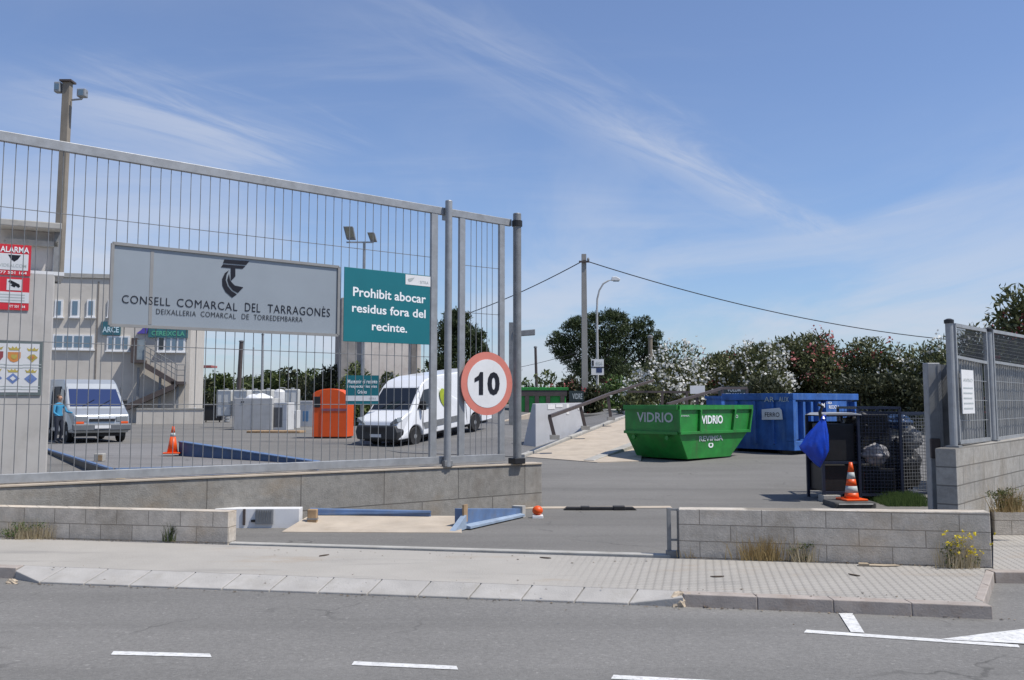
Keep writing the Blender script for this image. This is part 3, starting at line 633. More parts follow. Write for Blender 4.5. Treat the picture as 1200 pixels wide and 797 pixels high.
def fpanel(px0, px1, tops, bots, label, mid=(418, 425)):
    (xa, za), (xb, zb) = RF.at(px0, tops[0], YF), RF.at(px1, tops[1], YF); (xc, zc), (xd, zd) = RF.at(px0, bots[0], YF), RF.at(px1, bots[1], YF)
    o = fthing('mesh_fence', label, 'fence', RF, 'mesh panels on the right wall')
    L = lambda z0, z1, x: z0 + (z1 - z0) * (x - xa) / (xb - xa)
    fr = MB(); w2 = .025
    for (a, b_) in (((xa, za), (xb, zb)), ((xb, zb), (xb, zd)), ((xb, zd), (xa, zc)), ((xa, zc), (xa, za))):
        fr.tube([(a[0], YF, a[1]), (b_[0], YF, b_[1])], .03, 4)
    zm0, zm1 = RF.at(px0, mid[0], YF)[1], RF.at(px1, mid[1], YF)[1]
    fr.build('frame', M['galv'], o)
    MB().tube([(xa, YF, zm0), (xb, YF, zm1)], .025, 4).build('mid_rail', M['galv'], o)
    mb = MB(); n = int((xb - xa) / .11)
    for i in range(1, n):
        x = xa + (xb - xa) * i / n; mb.tube([(x, YF, L(zc, zd, x)), (x, YF, L(zm0, zm1, x))], .006, 4)
    for k in range(1, 4):
        z0_, z1_ = zc + (zm0 - zc) * k / 4, zd + (zm1 - zd) * k / 4; mb.tube([(xa, YF, z0_), (xb, YF, z1_)], .005, 4)
    mb.build('wire_mesh', M['galv'], o)
    mb = MB(); n = int((xb - xa) / .042); hz = zm0 + .02
    for i in range(1, n):
        x = xa + (xb - xa) * i / n; mb.tube([(x, YF, L(zm0, zm1, x)), (x, YF, L(za, zb, x))], .0035, 3, False)
    nv = int((za - zm0) / .042)
    for k in range(1, nv):
        z0_, z1_ = zm0 + (za - zm0) * k / nv, zm1 + (zb - zm1) * k / nv; mb.tube([(xa, YF, z0_), (xb, YF, z1_)], .003, 3, False)
    mb.build('fine_mesh', M['mesh'], o)
    # corrugated sheet behind the lower part
    mb = MB(); n = int((xb - xa) / .075); pts = []
    for i in range(n + 1):
        x = xa + .03 + (xb - xa - .06) * i / n; pts.append((x, YF + .05 + (.018 if i % 2 else 0)))
    for i in range(n):
        (x0, y0), (x1, y1) = pts[i], pts[i + 1]
        mb.poly([(x0, y0, L(zc, zd, x0)), (x1, y1, L(zc, zd, x1)), (x1, y1, L(zm0, zm1, x1)), (x0, y0, L(zm0, zm1, x0))])
    mb.build('backing_sheet', M['galvd'], o)
    return o
fpanel(1118, 1154, (381, 387.5), (519, 515), 'narrow mesh fence panel with a white paper notice on the right wall')
fpanel(1162, 1240, (388, 402), (515, 504), 'wide mesh fence panel at the right edge of the wall', (424, 436))
nt_ = fthing('paper_notice', 'white paper notice with a few grey lines on the narrow mesh panel', 'notice', RF)
(xa, za), (xb, zb) = RF.at(1126, 433, YF - .05), RF.at(1140, 433.5, YF - .05); zl = RF.at(1126, 485, YF - .05)[1]
MB().box(xa, xb, YF - .055, YF - .045, zl, za).build('sheet', M['white'], nt_)
text('AVISO', nt_, M['letter_grey'], xa + .05, xb - .06, za - .14, za - .1, YF - .058)
for k in range(5): 
    MB().poly([(xa + .05, YF - .058, za - .22 - k * .06), (xb - .06 - .02 * (k % 3), YF - .058, za - .22 - k * .06), (xb - .06 - .02 * (k % 3), YF - .058, za - .205 - k * .06), (xa + .05, YF - .058, za - .205 - k * .06)]).build('text_line', M['letter_grey'], nt_)
# pillar
pp = ond(1091, 500, 11.6); PF = Frame((pp.x, pp.y, 0), R(0))
pil = fthing('gate_pillar', 'broad dull steel gate pillar with a rusty latch beside the cage', 'pillar', PF)
x0, zt = PF.at(1083.5, 425.5); x1 = PF.at(1098.5, 425.5)[0]
MB().box(x0, x1, -.07, .07, -.5, zt).build('upright', M['galv'], pil, .01); MB().box(x1 - .035, x1 + .005, -.078, -.072, -.45, zt - .02).build('edge_strip', M['galv'], pil)
MB().box(x1 + .005, x1 + .28, -.02, .02, -.3, zt - .02).build('side_sheet', M['galvd'], pil)
z0 = PF.at(1091, 525)[1]; MB().box(x0 - .01, x1 - .05, -.11, -.072, z0 - .12, z0 + .12).build('latch', M['brown'], pil, .01)
MB().lathe([(.05, -.13), (.05, -.09)], (x1 - .01, 0, z0 - .12), 14, 'y').build('lock_wheel', M['brown'], pil)

# ------------------------------------------------------------------ cages, cone, bag
M['cage'] = pm('dark_blue_steel', (.022, .03, .055), .5, .2, .2, 5)
def cage(name, label, loc, rz, W, D, H, fronth, fill, mesh=False):
    o = thing(name, label, 'cage', loc, rz)
    fr = MB()
    for x in (0, W):
        for y in (0, D): fr.bar((x, y, .05), (x, y, H), .045)
    for z in (.12, H):
        fr.bar((0, 0, z), (W, 0, z), .045); fr.bar((0, D, z), (W, D, z), .045); fr.bar((0, 0, z), (0, D, z), .045); fr.bar((W, 0, z), (W, D, z), .045)
    fr.build('frame', M['cage'], o)
    MB().box(0, W, 0, D, .1, .13).build('floor_plate', M['galvd'], o)
    mb = MB()
    for k in range(1, int(H / .062)):
        z = .13 + k * .062
        if z < H:
            mb.tube([(W, 0, z), (W, D, z)], .006, 4); mb.tube([(0, 0, z), (W, 0, z)], .0045, 4); mb.tube([(0, D, z), (W, D, z)], .005, 4); mb.tube([(0, 0, z), (0, D, z)], .005, 4)
    for k in range(1, int(W / .062)): mb.tube([(k * .062, 0, .13), (k * .062, 0, H)], .0045, 4); mb.tube([(k * .062, D, .13), (k * .062, D, H)], .004, 4)
    for k in range(1, int(D / .2)): mb.tube([(W, k * .2, .13), (W, k * .2, H)], .005, 4)
    mb.build('wire_mesh', M['galvd'] if mesh else M['cage'], o)
    MB().box(.03, W - .03, D - .03, D - .015, .14, H * .8).build('darkening_sheet', M['black'], o)  # black sheet added to make the cage interior dark
    for x, y in ((.03, .03), (W - .03, .03), (.03, D - .03), (W - .03, D - .03)): MB().lathe([(.05, -.02), (.05, .02)], (x, y, .03), 12, 'x').build('castor', M['black'], o)
    return o
pc1 = onG(965, 588); d1 = pc1.y; s1 = F_PX / d1; 
W1 = (1016 - 965) / s1
c1 = thing('trolley', 'dark steel trolley with a pale table top left of the wire cage', 'trolley', (pc1.x, pc1.y, pc1.z), R(4))
H1 = (580 - 487) / s1 + .1
M['paleg_top'] = pm('worn_table_top', (.30, .31, .32), .6, 0, .15, 4)
fr = MB()
for x in (.02, W1 - .1):
    for y in (.02, .75): fr.bar((x, y, 0), (x, y, H1), .05)
for z in (.16, H1 * .45, H1): fr.bar((.02, .02, z), (W1, .02, z), .045); fr.bar((.02, .75, z), (W1, .75, z), .045)
fr.build('frame', M['cage'], c1)
MB().prism([(.0, H1), (.12, H1 + .045), (W1 * .7, H1 + .05), (W1 * .92, H1 + .02), (W1 * .95, H1), ], -.05, .8).build('table_top', M['paleg_top'], c1, .01)
MB().box(.05, W1 - .12, .06, .7, .17, H1 * .43).build('lower_panel', M['black'], c1, .02); MB().box(.06, W1 * .8, .05, .6, H1 * .46, H1 * .9).build('upper_panel', M['black'], c1, .02)
MB().box(.03, W1 - .1, .76, .79, .17, H1 * .92).build('darkening_sheet', M['black'], c1)  # black sheet added to darken the inside of the trolley
MB().tube([(0, 0, H1 - .1), (-.02, 0, H1 + .06), (.03, 0, H1 + .16), (-.05, 0, H1 + .2)], .03, 8).build('hook', M['black'], c1)
MB().box(-.02, .3, -.06, .2, -.01, .12).build('foot_block', M['conc'], c1, .01)
# blue bag hanging from the trolley
bgm = bmesh.new(); bmesh.ops.create_icosphere(bgm, subdivisions=4, radius=1)
for v in bgm.verts:
    t_ = (1 - v.co.z) / 2; th = math.atan2(v.co.y, v.co.x); rr2 = math.hypot(v.co.x, v.co.y)
    lw_ = .05 + .36 * min(t_ / .58, (1 - t_) / .42 * .9 + .12) ** .85; rw2 = .07 + .06 * t_
    q = .5 * (1 + .0) ; fold = 1 + .10 * math.sin(7 * th + 4 * t_) + .06 * math.sin(13 * th - 9 * t_)
    q2 = rr2 ** .6
    v.co = Vector(((-lw_ if v.co.x < 0 else rw2) * abs(math.cos(th)) * q2 * fold + .12 - .04 * t_, math.sin(th) * q2 * .11 * fold * (.4 + t_), (.5 - t_) * .80 + (.1 * math.cos(th) * t_)))
me = bpy.data.meshes.new('bag'); bgm.to_mesh(me); bgm.free(); me.polygons.foreach_set('use_smooth', [True] * len(me.polygons))
M['bag'] = pm('blue_plastic_bag', (.012, .06, .48), .3, 0, .15, 8, bmp=.6, bscale=12); me.materials.append(M['bag'])
bp = ond(957.5, 516, d1 - .05); bb = bpy.data.objects.new('plastic_bag', me); COL.objects.link(bb); bb.location = bp; tag(bb, 'bright blue plastic bag hanging from the corner of the trolley', 'bag')
kn = MB().tube([(.12, 0, .37), (.13, .02, .42), (.17, .04, .45)], [.05, .03, .035], 8).build('knot', M['bag'], bb)
# wire cage
cc = onG(1058, 588); cgr = R(38); fW = 1.0; H2 = (588 - 480) / (F_PX / cc.y)
cf = Frame((cc.x, cc.y, cc.z), cgr)
def cpos(x, y): v = cf.m @ Vector((x, y, 0)); return (v.x, v.y, cc.z)
# right-hand face runs back to the right from the near corner, front face to the left
f0 = Vector(cpos(0, 0)); wl = .75
cg = cage('wire_cage', 'tall dark wire mesh cage full of scrap beside the gate pillar', (f0.x - math.cos(R(-3)) * wl, f0.y + .04, cc.z), R(-3), wl, 1.25, H2, 0, None)
gx0 = f0.x - wl
def junk(name, label, cat, loc, sz, rz, mat, screen=False):
    o = thing(name, label, cat, loc, R(rz)); w2, d2, h2 = sz
    MB().hexa([(-w2 / 2, 0, 0), (w2 / 2, 0, 0), (w2 * .35, d2, h2 * .1), (-w2 * .35, d2, h2 * .1), (-w2 / 2, 0, h2), (w2 / 2, 0, h2), (w2 * .35, d2, h2 * .85), (-w2 * .35, d2, h2 * .85)]).build('casing', mat, o, .015)
    MB().box(-w2 * .42, w2 * .42, -.012, -.002, h2 * .12, h2 * .9).build('screen', M['glass'], o, .004)
M['grime'] = pm('grey_plastic', (.12, .12, .12), .5, 0, .2, 4)
junk('old_television', 'dark old television at the bottom of the wire cage', 'television', (gx0 + .38, f0.y + .15, cc.z + .14), (.62, .45, .45), -3, M['black'])
junk('old_television', 'grey old television stacked at the back of the wire cage', 'television', (gx0 + .36, f0.y + .7, cc.z + .14), (.6, .45, .5), 4, M['grime'])
junk('old_monitor', 'black monitor on top of the scrap in the wire cage', 'monitor', (gx0 + .33, f0.y + .2, cc.z + 1.18), (.55, .4, .4), -8, M['black'])
def lumpbag(name, label, loc, sc3, mat, seed):
    b = bmesh.new(); bmesh.ops.create_icosphere(b, subdivisions=4, radius=1); r = random.Random(seed); ph = [r.random() * 6 for _ in range(6)]
    for v in b.verts:
        k = 1 + .09 * math.sin(5 * v.co.x + ph[0]) + .08 * math.sin(7 * v.co.y + ph[1]) + .07 * math.sin(9 * v.co.z + ph[2]) + .05 * math.sin(15 * v.co.x + 11 * v.co.z + ph[3])
        v.co = Vector((v.co.x * sc3[0] * k, v.co.y * sc3[1] * k, max(v.co.z, -.8) * sc3[2] * k))
    me = bpy.data.meshes.new(name); b.to_mesh(me); b.free(); me.materials.append(mat); me.polygons.foreach_set('use_smooth', [True] * len(me.polygons))
    o = bpy.data.objects.new(name, me); COL.objects.link(o); o.location = loc; tag(o, label, 'bag'); return o
M['whitebag'] = pm('white_sack', (.36, .35, .35), .6, 0, .1, 6, bmp=.4, bscale=14)
lumpbag('sack', 'crumpled white plastic sack inside the wire cage', (gx0 + .36, f0.y + .24, cc.z + .84), (.24, .2, .2), M['whitebag'], 3)
lumpbag('sack', 'small grey sack on top of the wire cage scrap', (gx0 + .55, f0.y + .9, cc.z + 1.35), (.22, .2, .2), M['grime'], 5)
lumpbag('bin_bag', 'shiny dark blue bin bag piled behind the pillar', (f0.x + .32, f0.y + .9, cc.z + 1.4), (.28, .3, .16), pm('navy_bag', (.03, .06, .13), .25, 0, .1, 5), 8)
lumpbag('bin_bag', 'black bin bag slumped over the top edge of the wire cage', (gx0 + .2, f0.y + .5, cc.z + 1.4), (.3, .28, .2), M['black'], 21)
lumpbag('bin_bag', 'black bin bag squeezed between the trolley and the wire cage', (gx0 - .1, f0.y + .75, cc.z + .75), (.2, .3, .5), M['black'], 23)
# second cage seen from its mesh side, filled with dark scrap
cg2 = cage('wire_cage', 'dark wire cage with horizontal bars half hidden by the gate pillar', (f0.x + .06, f0.y + .15, cc.z), R(20), .75, 1.1, H2 * .94, 0, None, True)
lumpbag('bin_bag', 'large black bin bag inside the cage with horizontal bars', (f0.x + .3, f0.y + .75, cc.z + .55), (.3, .35, .5), M['black'], 11)
lumpbag('sack', 'pale crushed sack in the upper half of the barred cage', (f0.x + .42, f0.y + .5, cc.z + 1.12), (.16, .15, .22), pm('dusty_sack', (.22, .22, .22), .7), 12)
# cone on slab
def cone(name, label, loc, H=.62, worn=False, group='orange traffic cones'):
    o = thing(name, label, 'cone', loc, R(8), group)
    b = MB(); s = .19 * H / .62
    b.box(-s, s, -s, s, 0, .035).build('base', M['orange'], o, .012)
    rr_ = lambda z: .125 * H / .62 * (1 - z / H) + .028 * z / H
    bands = [(0.035, .2, 'o'), (.2, .38, 'w'), (.38, .56, 'o'), (.56, .74, 'w'), (.74, 1, 'o')] if not worn else [(0.035, .62, 'o'), (.62, .76, 'w'), (.76, 1, 'o')]
    for a, c_, k in bands:
        MB().lathe([(rr_(a * H if a > .04 else .035), a * H if a > .04 else .035), (rr_(c_ * H), c_ * H)], n=24).build('reflective_band' if k == 'w' else 'cone_section', M['letter_grey'] if k == 'w' else M['orange'], o, smooth=True)
    return o
ps = onG(995, 593.0)
sl = thing('concrete_slab', 'dark stained concrete slab under the striped cone', 'slab', (ps.x, ps.y, ps.z), R(2))
MB().box(-.37, .37, -.3, .3, -.05, .10).build('slab', pm('dark_slab', (.075, .073, .07), .9, 0, .3, 6, bmp=.3), sl, .035)
MB().tube([(-.3, -.31, .06), (.3, -.31, .06)], .012).build('lifting_bar', M['galvd'], sl)
cone('traffic_cone', 'orange cone with two grey bands standing on the dark slab by the cages', (ps.x + .05, ps.y, ps.z + .10), .66)

# ------------------------------------------------------------------ guard booth behind the gate
M['booth'] = pm('booth_render', (.48, .46, .43), .85, 0, .1, 1.2, (.2, .17, .14), .3, .25)
bp0 = ond(57, 500, 15.0); bz = CAM_H + (470 - 320) * 15.0 / F_PX
BF = Frame((bp0.x, 15.0, 0), R(28))
booth = fthing('guard_booth', 'plain pale grey rendered booth with red warning signs behind the gate', 'booth', BF)
MB().box(-3.6, 0, 0, 4.0, -.5, bz).build('wall', M['booth'], booth, .02)
zt = BF.at(20, 273, 2)[1]
xq = BF.at(64, 300, 1.0)[0]
MB().box(-3.6, xq - .02, 1.0, 3.6, bz, zt - .1).build('upper_wall', M['booth'], booth, .02)
mb = MB(); mb.box(-3.6, xq + .08, .6, 3.7, zt - .11, zt).build('roof_slab', M['conc'], booth, .015)
for z in (bz + .04, (bz + zt) / 2 + .1):
    MB().box(xq - .75, xq + .05, .88, .98, z, z + .09).build('rail', M['conc'], booth)
MB().box(xq - .02, xq + .06, .88, .97, bz - .05, zt - .11).build('upright', M['galvd'], booth); MB().box(xq - 1.1, xq + .12, .0, 1.2, bz - .03, bz + .03).build('ledge', M['white'], booth)
M['signred2'] = pm('sign_red', (.58, .02, .035), .5, 0, .06, 3); M['offwhite'] = pm('off_white', (.64, .65, .66), .5, 0, .04)
Yb = -.02
def bbox_(px0, px1, py0, py1, y, nm, m, par, t_=.012):
    x0, z0 = BF.at(px0, py1, y); x1, z1 = BF.at(px1, py0, y); MB().box(x0, x1, y, y + t_, z0, z1).build(nm, m, par); return x0, x1, z0, z1
al = fthing('alarm_sign', 'red and white alarm sign reading ALARMA on the booth', 'sign', BF)
x0, x1, z0, z1 = bbox_(-14, 37, 288, 321, Yb, 'plate', M['signred2'], al); h = z1 - z0
MB().box(x0 + .04, x1 - .035, Yb - .004, Yb - .001, z0 + h * .17, z1 - h * .30).build('white_field', M['offwhite'], al)
text('ALARMA', al, M['letter_white'], BF.at(0, 300, Yb)[0], x1 - .03, z1 - h * .26, z1 - h * .07, Yb - .006, .02)
xm = (x0 + x1) / 2 + .06
MB().poly([(xm - .09, Yb - .006, z1 - h * .34), (xm + .09, Yb - .006, z1 - h * .34), (xm + .05, Yb - .006, z1 - h * .48), (xm, Yb - .006, z1 - h * .56), (xm - .05, Yb - .006, z1 - h * .48)]).build('emblem', M['letter_black'], al)
text('VIDEALCOM', al, M['letter_grey'], x0 + .14, x1 - .06, z0 + h * .26, z0 + h * .37, Yb - .006, .01)
text('977 501 164', al, M['letter_white'], x0 + .12, x1 - .05, z0 + h * .04, z0 + h * .13, Yb - .006, .01)
cs_ = fthing('camera_sign', 'red sign with a black camera symbol under the alarm sign', 'sign', BF)
x0, x1, z0, z1 = bbox_(-16, 35, 326, 362, Yb, 'plate', M['signred2'], cs_); h = z1 - z0
MB().box(x0 + .02, x1 - .0, Yb - .004, Yb - .001, z0 + h * .22, z0 + h * .55).build('white_field', M['offwhite'], cs_)
xa, xb = BF.at(8, 330, Yb)[0], BF.at(25.5, 330, Yb)[0]
MB().box(xa, xb, Yb - .004, Yb - .001, z0 + h * .6, z1 - h * .06).build('symbol_field', M['offwhite'], cs_)
xm, zm = (xa + xb) / 2, z0 + h * .78
cbx = MB().poly([(xm + a * .085, Yb - .007, zm + b * .085) for a, b in ((-1, .5), (-.75, .85), (.85, .05), (1, -.35), (.75, -.6), (.25, -.25), (.1, -.55), (-.6, -.2), (-.3, .0))])
cbx.build('camera_symbol', M['letter_black'], cs_)
for k in range(3): MB().box(x0 + .08, x1 - .06, Yb - .006, Yb - .005, z0 + h * (.28 + .085 * k), z0 + h * (.31 + .085 * k)).build('text_line', M['letter_grey'], cs_)
text('977 501 164', cs_, M['letter_white'], x0 + .3, x1 - .05, z0 + h * .07, z0 + h * .15, Yb - .006, .01)
cb_ = fthing('emblem_board', 'framed white board of coloured town emblems on the booth', 'board', BF)
x0, x1, z0, z1 = bbox_(-70, 50.5, 400, 463, Yb, 'frame', pm('grey_green_frame', (.12, .15, .15), .5), cb_, .016); fw = .045
MB().box(x0 + fw, x1 - fw, Yb - .004, Yb - .001, z0 + fw, z1 - fw).build('white_field', M['offwhite'], cb_)
mo, my_, mbl, mre = pm('emblem_orange', (.55, .22, .06)), pm('emblem_gold', (.42, .34, .08)), pm('emblem_blue', (.13, .2, .42)), pm('emblem_maroon', (.25, .05, .06))
def crest(px, py, kind, m1, m2, w_=.09):
    x, z = BF.at(px, py, Yb); y = Yb - .007
    r_ = random.Random(px)
    if kind == 'shield': pts = [(-1, .8), (1, .8), (1, -.2), (.55, -.8), (0, -1), (-.55, -.8), (-1, -.2)]
    elif kind == 'tree': pts = [(-.9, -.1), (-.3, .5), (.3, .5), (.9, -.1), (.35, -.6), (0, -1), (-.35, -.6)]
    else: pts = [(0, 1), (1.1, 0), (0, -1), (-1.1, 0)]
    MB().poly([(x + a * w_, y, z + b * w_) for a, b in pts]).build('shield', m1, cb_)
    MB().poly([(x + a * w_ * .45, y - .003, z + b * w_ * .45) for a, b in pts]).build('charge', m2, cb_)
    MB().poly([(x + a * w_, y, z + w_ * 1.12 + b * w_) for a, b in ((-.75, 0), (.75, 0), (1, .55), (.5, .3), (.3, .7), (0, .35), (-.3, .7), (-.5, .3), (-1, .55))]).build('crown', my_, cb_)
    for k in (0, 1): MB().box(x - .13, x + .13, y, y + .003, z - w_ * 1.5 - k * .045, z - w_ * 1.5 - k * .045 + .012).build('text_line', M['letter_grey'], cb_)
crest(16.5, 418, 'shield', mo, my_); crest(38, 418.5, 'tree', my_, mo, .085); crest(15, 443.5, 'diamond', mbl, M['offwhite'], .085); crest(36, 444, 'diamond', mbl, mbl, .085)
crest(-4, 417, 'shield', mre, mo); crest(-6, 443, 'diamond', mbl, my_)
crest(-26, 418, 'tree', my_, mbl); crest(-28, 443, 'shield', mo, mre)
gb = thing('grey_cabinet', 'narrow grey cabinet standing beside the booth corner', 'cabinet', (0, 0, 0)) if False else None

# ------------------------------------------------------------------ weighbridge
M['deck'] = asphalt('weighbridge_deck', (.19, .185, .18))
wa, wb_, wc, wd = ond(57, 525, 21.5), ond(130, 548, 17.2), ond(372, 543, 17.6), ond(205, 519, 25.0)
zD = 0.12
def onzc(px, py, z): return onz(px, py, z)
A_, B_, C_, D_ = onzc(40, 521, .16), onzc(133, 549, .12), onzc(372, 543, .06), onzc(208, 519.5, .2)
wbr = thing('weighbridge', 'asphalt topped weighbridge platform with a blue painted steel edge behind the gate', 'weighbridge', (0, 0, 0))
dz = .4
mb = MB().hexa([(p.x, p.y, p.z - dz) for p in (A_, B_, C_, D_)] + [tuple(p) for p in (A_, B_, C_, D_)]); mb.build('deck', M['deck'], wbr)
def edge(p, q, z0, z1, off, nm, m=None):
    p, q = Vector(p), Vector(q); d = (q - p); n = Vector((d.y, -d.x, 0)).normalized() * off
    MB().hexa([(p.x, p.y, p.z + z0), (q.x, q.y, q.z + z0), (q.x + n.x, q.y + n.y, q.z + z0), (p.x + n.x, p.y + n.y, p.z + z0), (p.x, p.y, p.z + z1), (q.x, q.y, q.z + z1), (q.x + n.x, q.y + n.y, q.z + z1), (p.x + n.x, p.y + n.y, p.z + z1)]).build(nm, m or M['bluesteel'], wbr, .004)
edge(A_, B_, -.03, .012, .10, 'edge_beam'); edge(A_, B_, -.45, -.031, .06, 'skirt', M['black'])
edge(B_ + Vector((.02, 0, 0)), C_ - Vector((.05, 0, 0)), -.35, .010, .11, 'edge_beam')
# side kerb beam on the far side, sloping down to the right
p, q = onz(209, 536.5, .05), onz(350, 545, .05)
pt, qt = ond(209, 518.5, p.y), ond(372, 542.5, q.y)
bo2 = thing('guide_beam', 'blue steel guide beam, its web coloured as in shade, along the far edge of the weighbridge', 'beam', (0, 0, 0))
MB().hexa([(p.x, p.y, -.3), (qt.x, qt.y, -.3), (qt.x, qt.y + .3, -.3), (p.x, p.y + .3, -.3), (p.x, p.y, pt.z), (qt.x, qt.y, qt.z), (qt.x, qt.y + .3, qt.z), (p.x, p.y + .3, pt.z)]).build('web', pm('shaded_blue_steel', (.05, .10, .20), .55, 0, .2, 3), bo2, .01)  # web in a darker copy of the beam blue, shade painted in
MB().hexa([(p.x, p.y - .05, pt.z + .002), (qt.x, qt.y - .05, qt.z + .002), (qt.x, qt.y + .35, qt.z + .002), (p.x, p.y + .35, pt.z + .002), (p.x, p.y - .05, pt.z + .03), (qt.x, qt.y - .05, qt.z + .03), (qt.x, qt.y + .35, qt.z + .03), (p.x, p.y + .35, pt.z + .03)]).build('top_flange', M['bluesteel'], bo2)
for px, py, lab in ((117, 540, 'small worn wooden corner block on the front edge of the weighbridge'),):
    p = onz(px, py, .14); o = thing('corner_block', lab, 'block', (p.x, p.y, p.z - .02)); MB().box(-.11, .11, -.1, .1, 0, .2).build('block', M['conc'], o, .02); MB().box(.0, .1, -.112, -.1, .03, .16).build('reflector', M['wood'], o)
p = onz(138, 562, -.2) if False else ond(141, 566, 14.2)
o = thing('corner_block', 'yellowish wooden block seen under the bottom rail of the gate', 'block', (p.x, p.y, p.z)); MB().box(-.06, .06, -.05, .05, -.4, .07).build('block', pm('yellow_block', (.42, .3, .12), .8, 0, .3, 20), o, .012); MB().box(-.064, .064, -.054, .054, -.05, -.02).build('strap', M['galvd'], o)
p = onz(202, 531.5, .17); cone('traffic_cone', 'faded orange cone with one white band standing on the weighbridge', (p.x, p.y, p.z), .74, True)

# ------------------------------------------------------------------ far office building
M['facade'] = pm('cream_facade', (.54, .50, .44), .9, 0, .07, .8, (.28, .25, .21), .25)
dB = 64.0; pb = ond(221, 495, dB); OF = Frame((pb.x, dB, 0), R(14)); zb_ = .1
off = fthing('office_building', 'two storey cream office building with an outside steel stair at the back left', 'building', OF)
ztop = OF.at(64, 325)[1]; ztr = OF.at(221, 329)[1]
MB().box(-22, 0, 0, 12, -.3, (ztop + ztr) / 2).build('wall', M['facade'], off, .03)
MB().box(-22.1, .12, -.12, 12.1, (ztop + ztr) / 2 + .002, (ztop + ztr) / 2 + .28).build('parapet', M['conc'], off)
M['joint'] = pm('facade_joint', (.2, .18, .16), .9)
xj = OF.at(113, 400)[0]; MB().box(xj - .05, xj + .05, -.03, -.003, .0, ztop - .2).build('down_pipe', M['joint'], off)
def window(px0, px1, py0, py1, panes, shutter=None):
    x0, z0 = OF.at(px0, py1); x1, z1 = OF.at(px1, py0)
    fr = MB().box(x0, x1, -.10, .05, z0, z1).build('window', M['white'], off)
    n = panes; wv = (x1 - x0 - .12 * (n + 1)) / n
    for i in range(n):
        a = x0 + .12 + i * (wv + .12)
        MB().box(a, a + wv, -.125, -.102, z0 + .13, z1 - .1).build('pane', M['glass'] if shutter == i else M['winglass'], fr)
    MB().box(x0 - .08, x1 + .08, -.2, -.002, z0 - .09, z0).build('sill', M['white'], fr)
for a, b_ in ((64, 74.5), (82.5, 94), (101.5, 112), (126, 136)): window(a, b_, 351.5, 371.5, 1)
window(61.5, 110.5, 392.5, 409, 4); window(125, 152.5, 394, 411, 3); window(184, 217.5, 395, 412, 4, 0)
window(158, 168, 352, 371, 1); window(190, 200, 353, 371, 1)
# shop boards
def board(px0, px1, py0, py1, label, m, txt, mt, nm='shop_board'):
    o = fthing(nm, label, 'sign', OF); x0, z0 = OF.at(px0, py1); x1, z1 = OF.at(px1, py0)
    MB().box(x0, x1, -.16, -.01, z0, z1).build('panel', m, o); h = z1 - z0
    if txt: text(txt, o, mt, x0 + (x1 - x0) * .08, x1 - (x1 - x0) * .08, z0 + h * .18, z0 + h * .62, -.175, .02)
    return o, x0, x1, z0, z1
board(118.5, 142, 377.5, 392.5, 'small square dark teal shop board on the office facade', pm('shop_teal', (.03, .12, .15)), 'ARCE', pm('pale_cyan', (.5, .65, .7)))
o, x0, x1, z0, z1 = board(174, 220.5, 384, 395.5, 'long green lettered shop board beside a blue emblem on the office facade', pm('shop_green', (.03, .13, .15)), 'GIBAIXELLA'[:0] or 'CEREIXOLA', pm('lime_letters', (.1, .4, .25)))
MB().prism([(x0 - .75, z0 + .25), (x0 - .1, z0 + .25), (x0 - .0, z1), (x0 - .3, z1), (x0 - .45, z0 + .5)], -.16, -.02).build('emblem', pm('emblem_purple', (.09, .07, .35)), o)
# stair
stair = fthing('outside_stair', 'dark steel outside stair with a cabin landing against the office building', 'stair', OF)
SD = -1.3
def S(px, py, y=SD): x, z = OF.at(px, py, y); return (x, y, z)
x0, _, z0 = S(153, 425); x1, _, z1 = S(170, 398)
MB().box(x0, x1, SD, -.02, z0, z0 + .2).build('landing', M['brown'], stair)
MB().box(x0 + .1, x1, SD + .1, SD + .16, z0 + .2, z1).build('screen', pm('stair_screen', (.22, .26, .28), .4), stair); MB().box(x0, x0 + .35, SD + .0, -.1, z0 + .2, z1 + .1).build('door_leaf', M['brown'], stair)
mb = MB()
def flight(a, b_, nm):
    (ax, ay, az), (bx, by, bz_) = a, b_
    mb = MB().hexa([(ax, SD, az - .38), (bx, SD, bz_ - .38), (bx, SD + 1.1, bz_ - .38), (ax, SD + 1.1, az - .38), (ax, SD, az), (bx, SD, bz_), (bx, SD + 1.1, bz_), (ax, SD + 1.1, az)]); mb.build(nm, M['brown'], stair)
flight(S(170, 425), S(207, 447), 'flight'); flight(S(205, 449), S(148, 474), 'flight')
x0, _, z0 = S(200, 447); x1, _, z1 = S(216, 447); MB().box(x0, x1, SD, -.02, z0 - .2, z0).build('landing', M['brown'], stair)
hr = MB()
for k in (0.35, .7, 1.05):
    a, b_ = S(170, 424), S(207, 446); hr.tube([(a[0], SD, a[2] + k), (b_[0], SD, b_[2] + k), (x1, SD, b_[2] + k)], .03, 5)
for i in range(7):
    a, b_ = S(170, 424), S(207, 446); u = i / 6; x = a[0] + (b_[0] - a[0]) * u; z = a[2] + (b_[2] - a[2]) * u; hr.tube([(x, SD, z), (x, SD, z + 1.05)], .03, 5)
hr.tube([(x1, SD, z0), (x1, SD, z0 + 1.05)], .03, 5)
hr.build('handrail', M['galvd'], stair)
for px in (160, 186, 207): a = S(px, 460); MB().box(a[0] - .08, a[0] + .08, SD + .5, SD + .66, 0, S(px, 425 + max(0, px - 170) * .6)[2] - .3).build('column', M['galvd'], stair)
a = OF.at(220, 470, -3); lw2 = fthing('low_wall', 'low pale rendered wall in front of the office building corner', 'wall', OF)
x0 = OF.at(160, 480, -4)[0]; x1 = OF.at(238, 480, -4)[0]; zt = OF.at(200, 480, -4)[1]
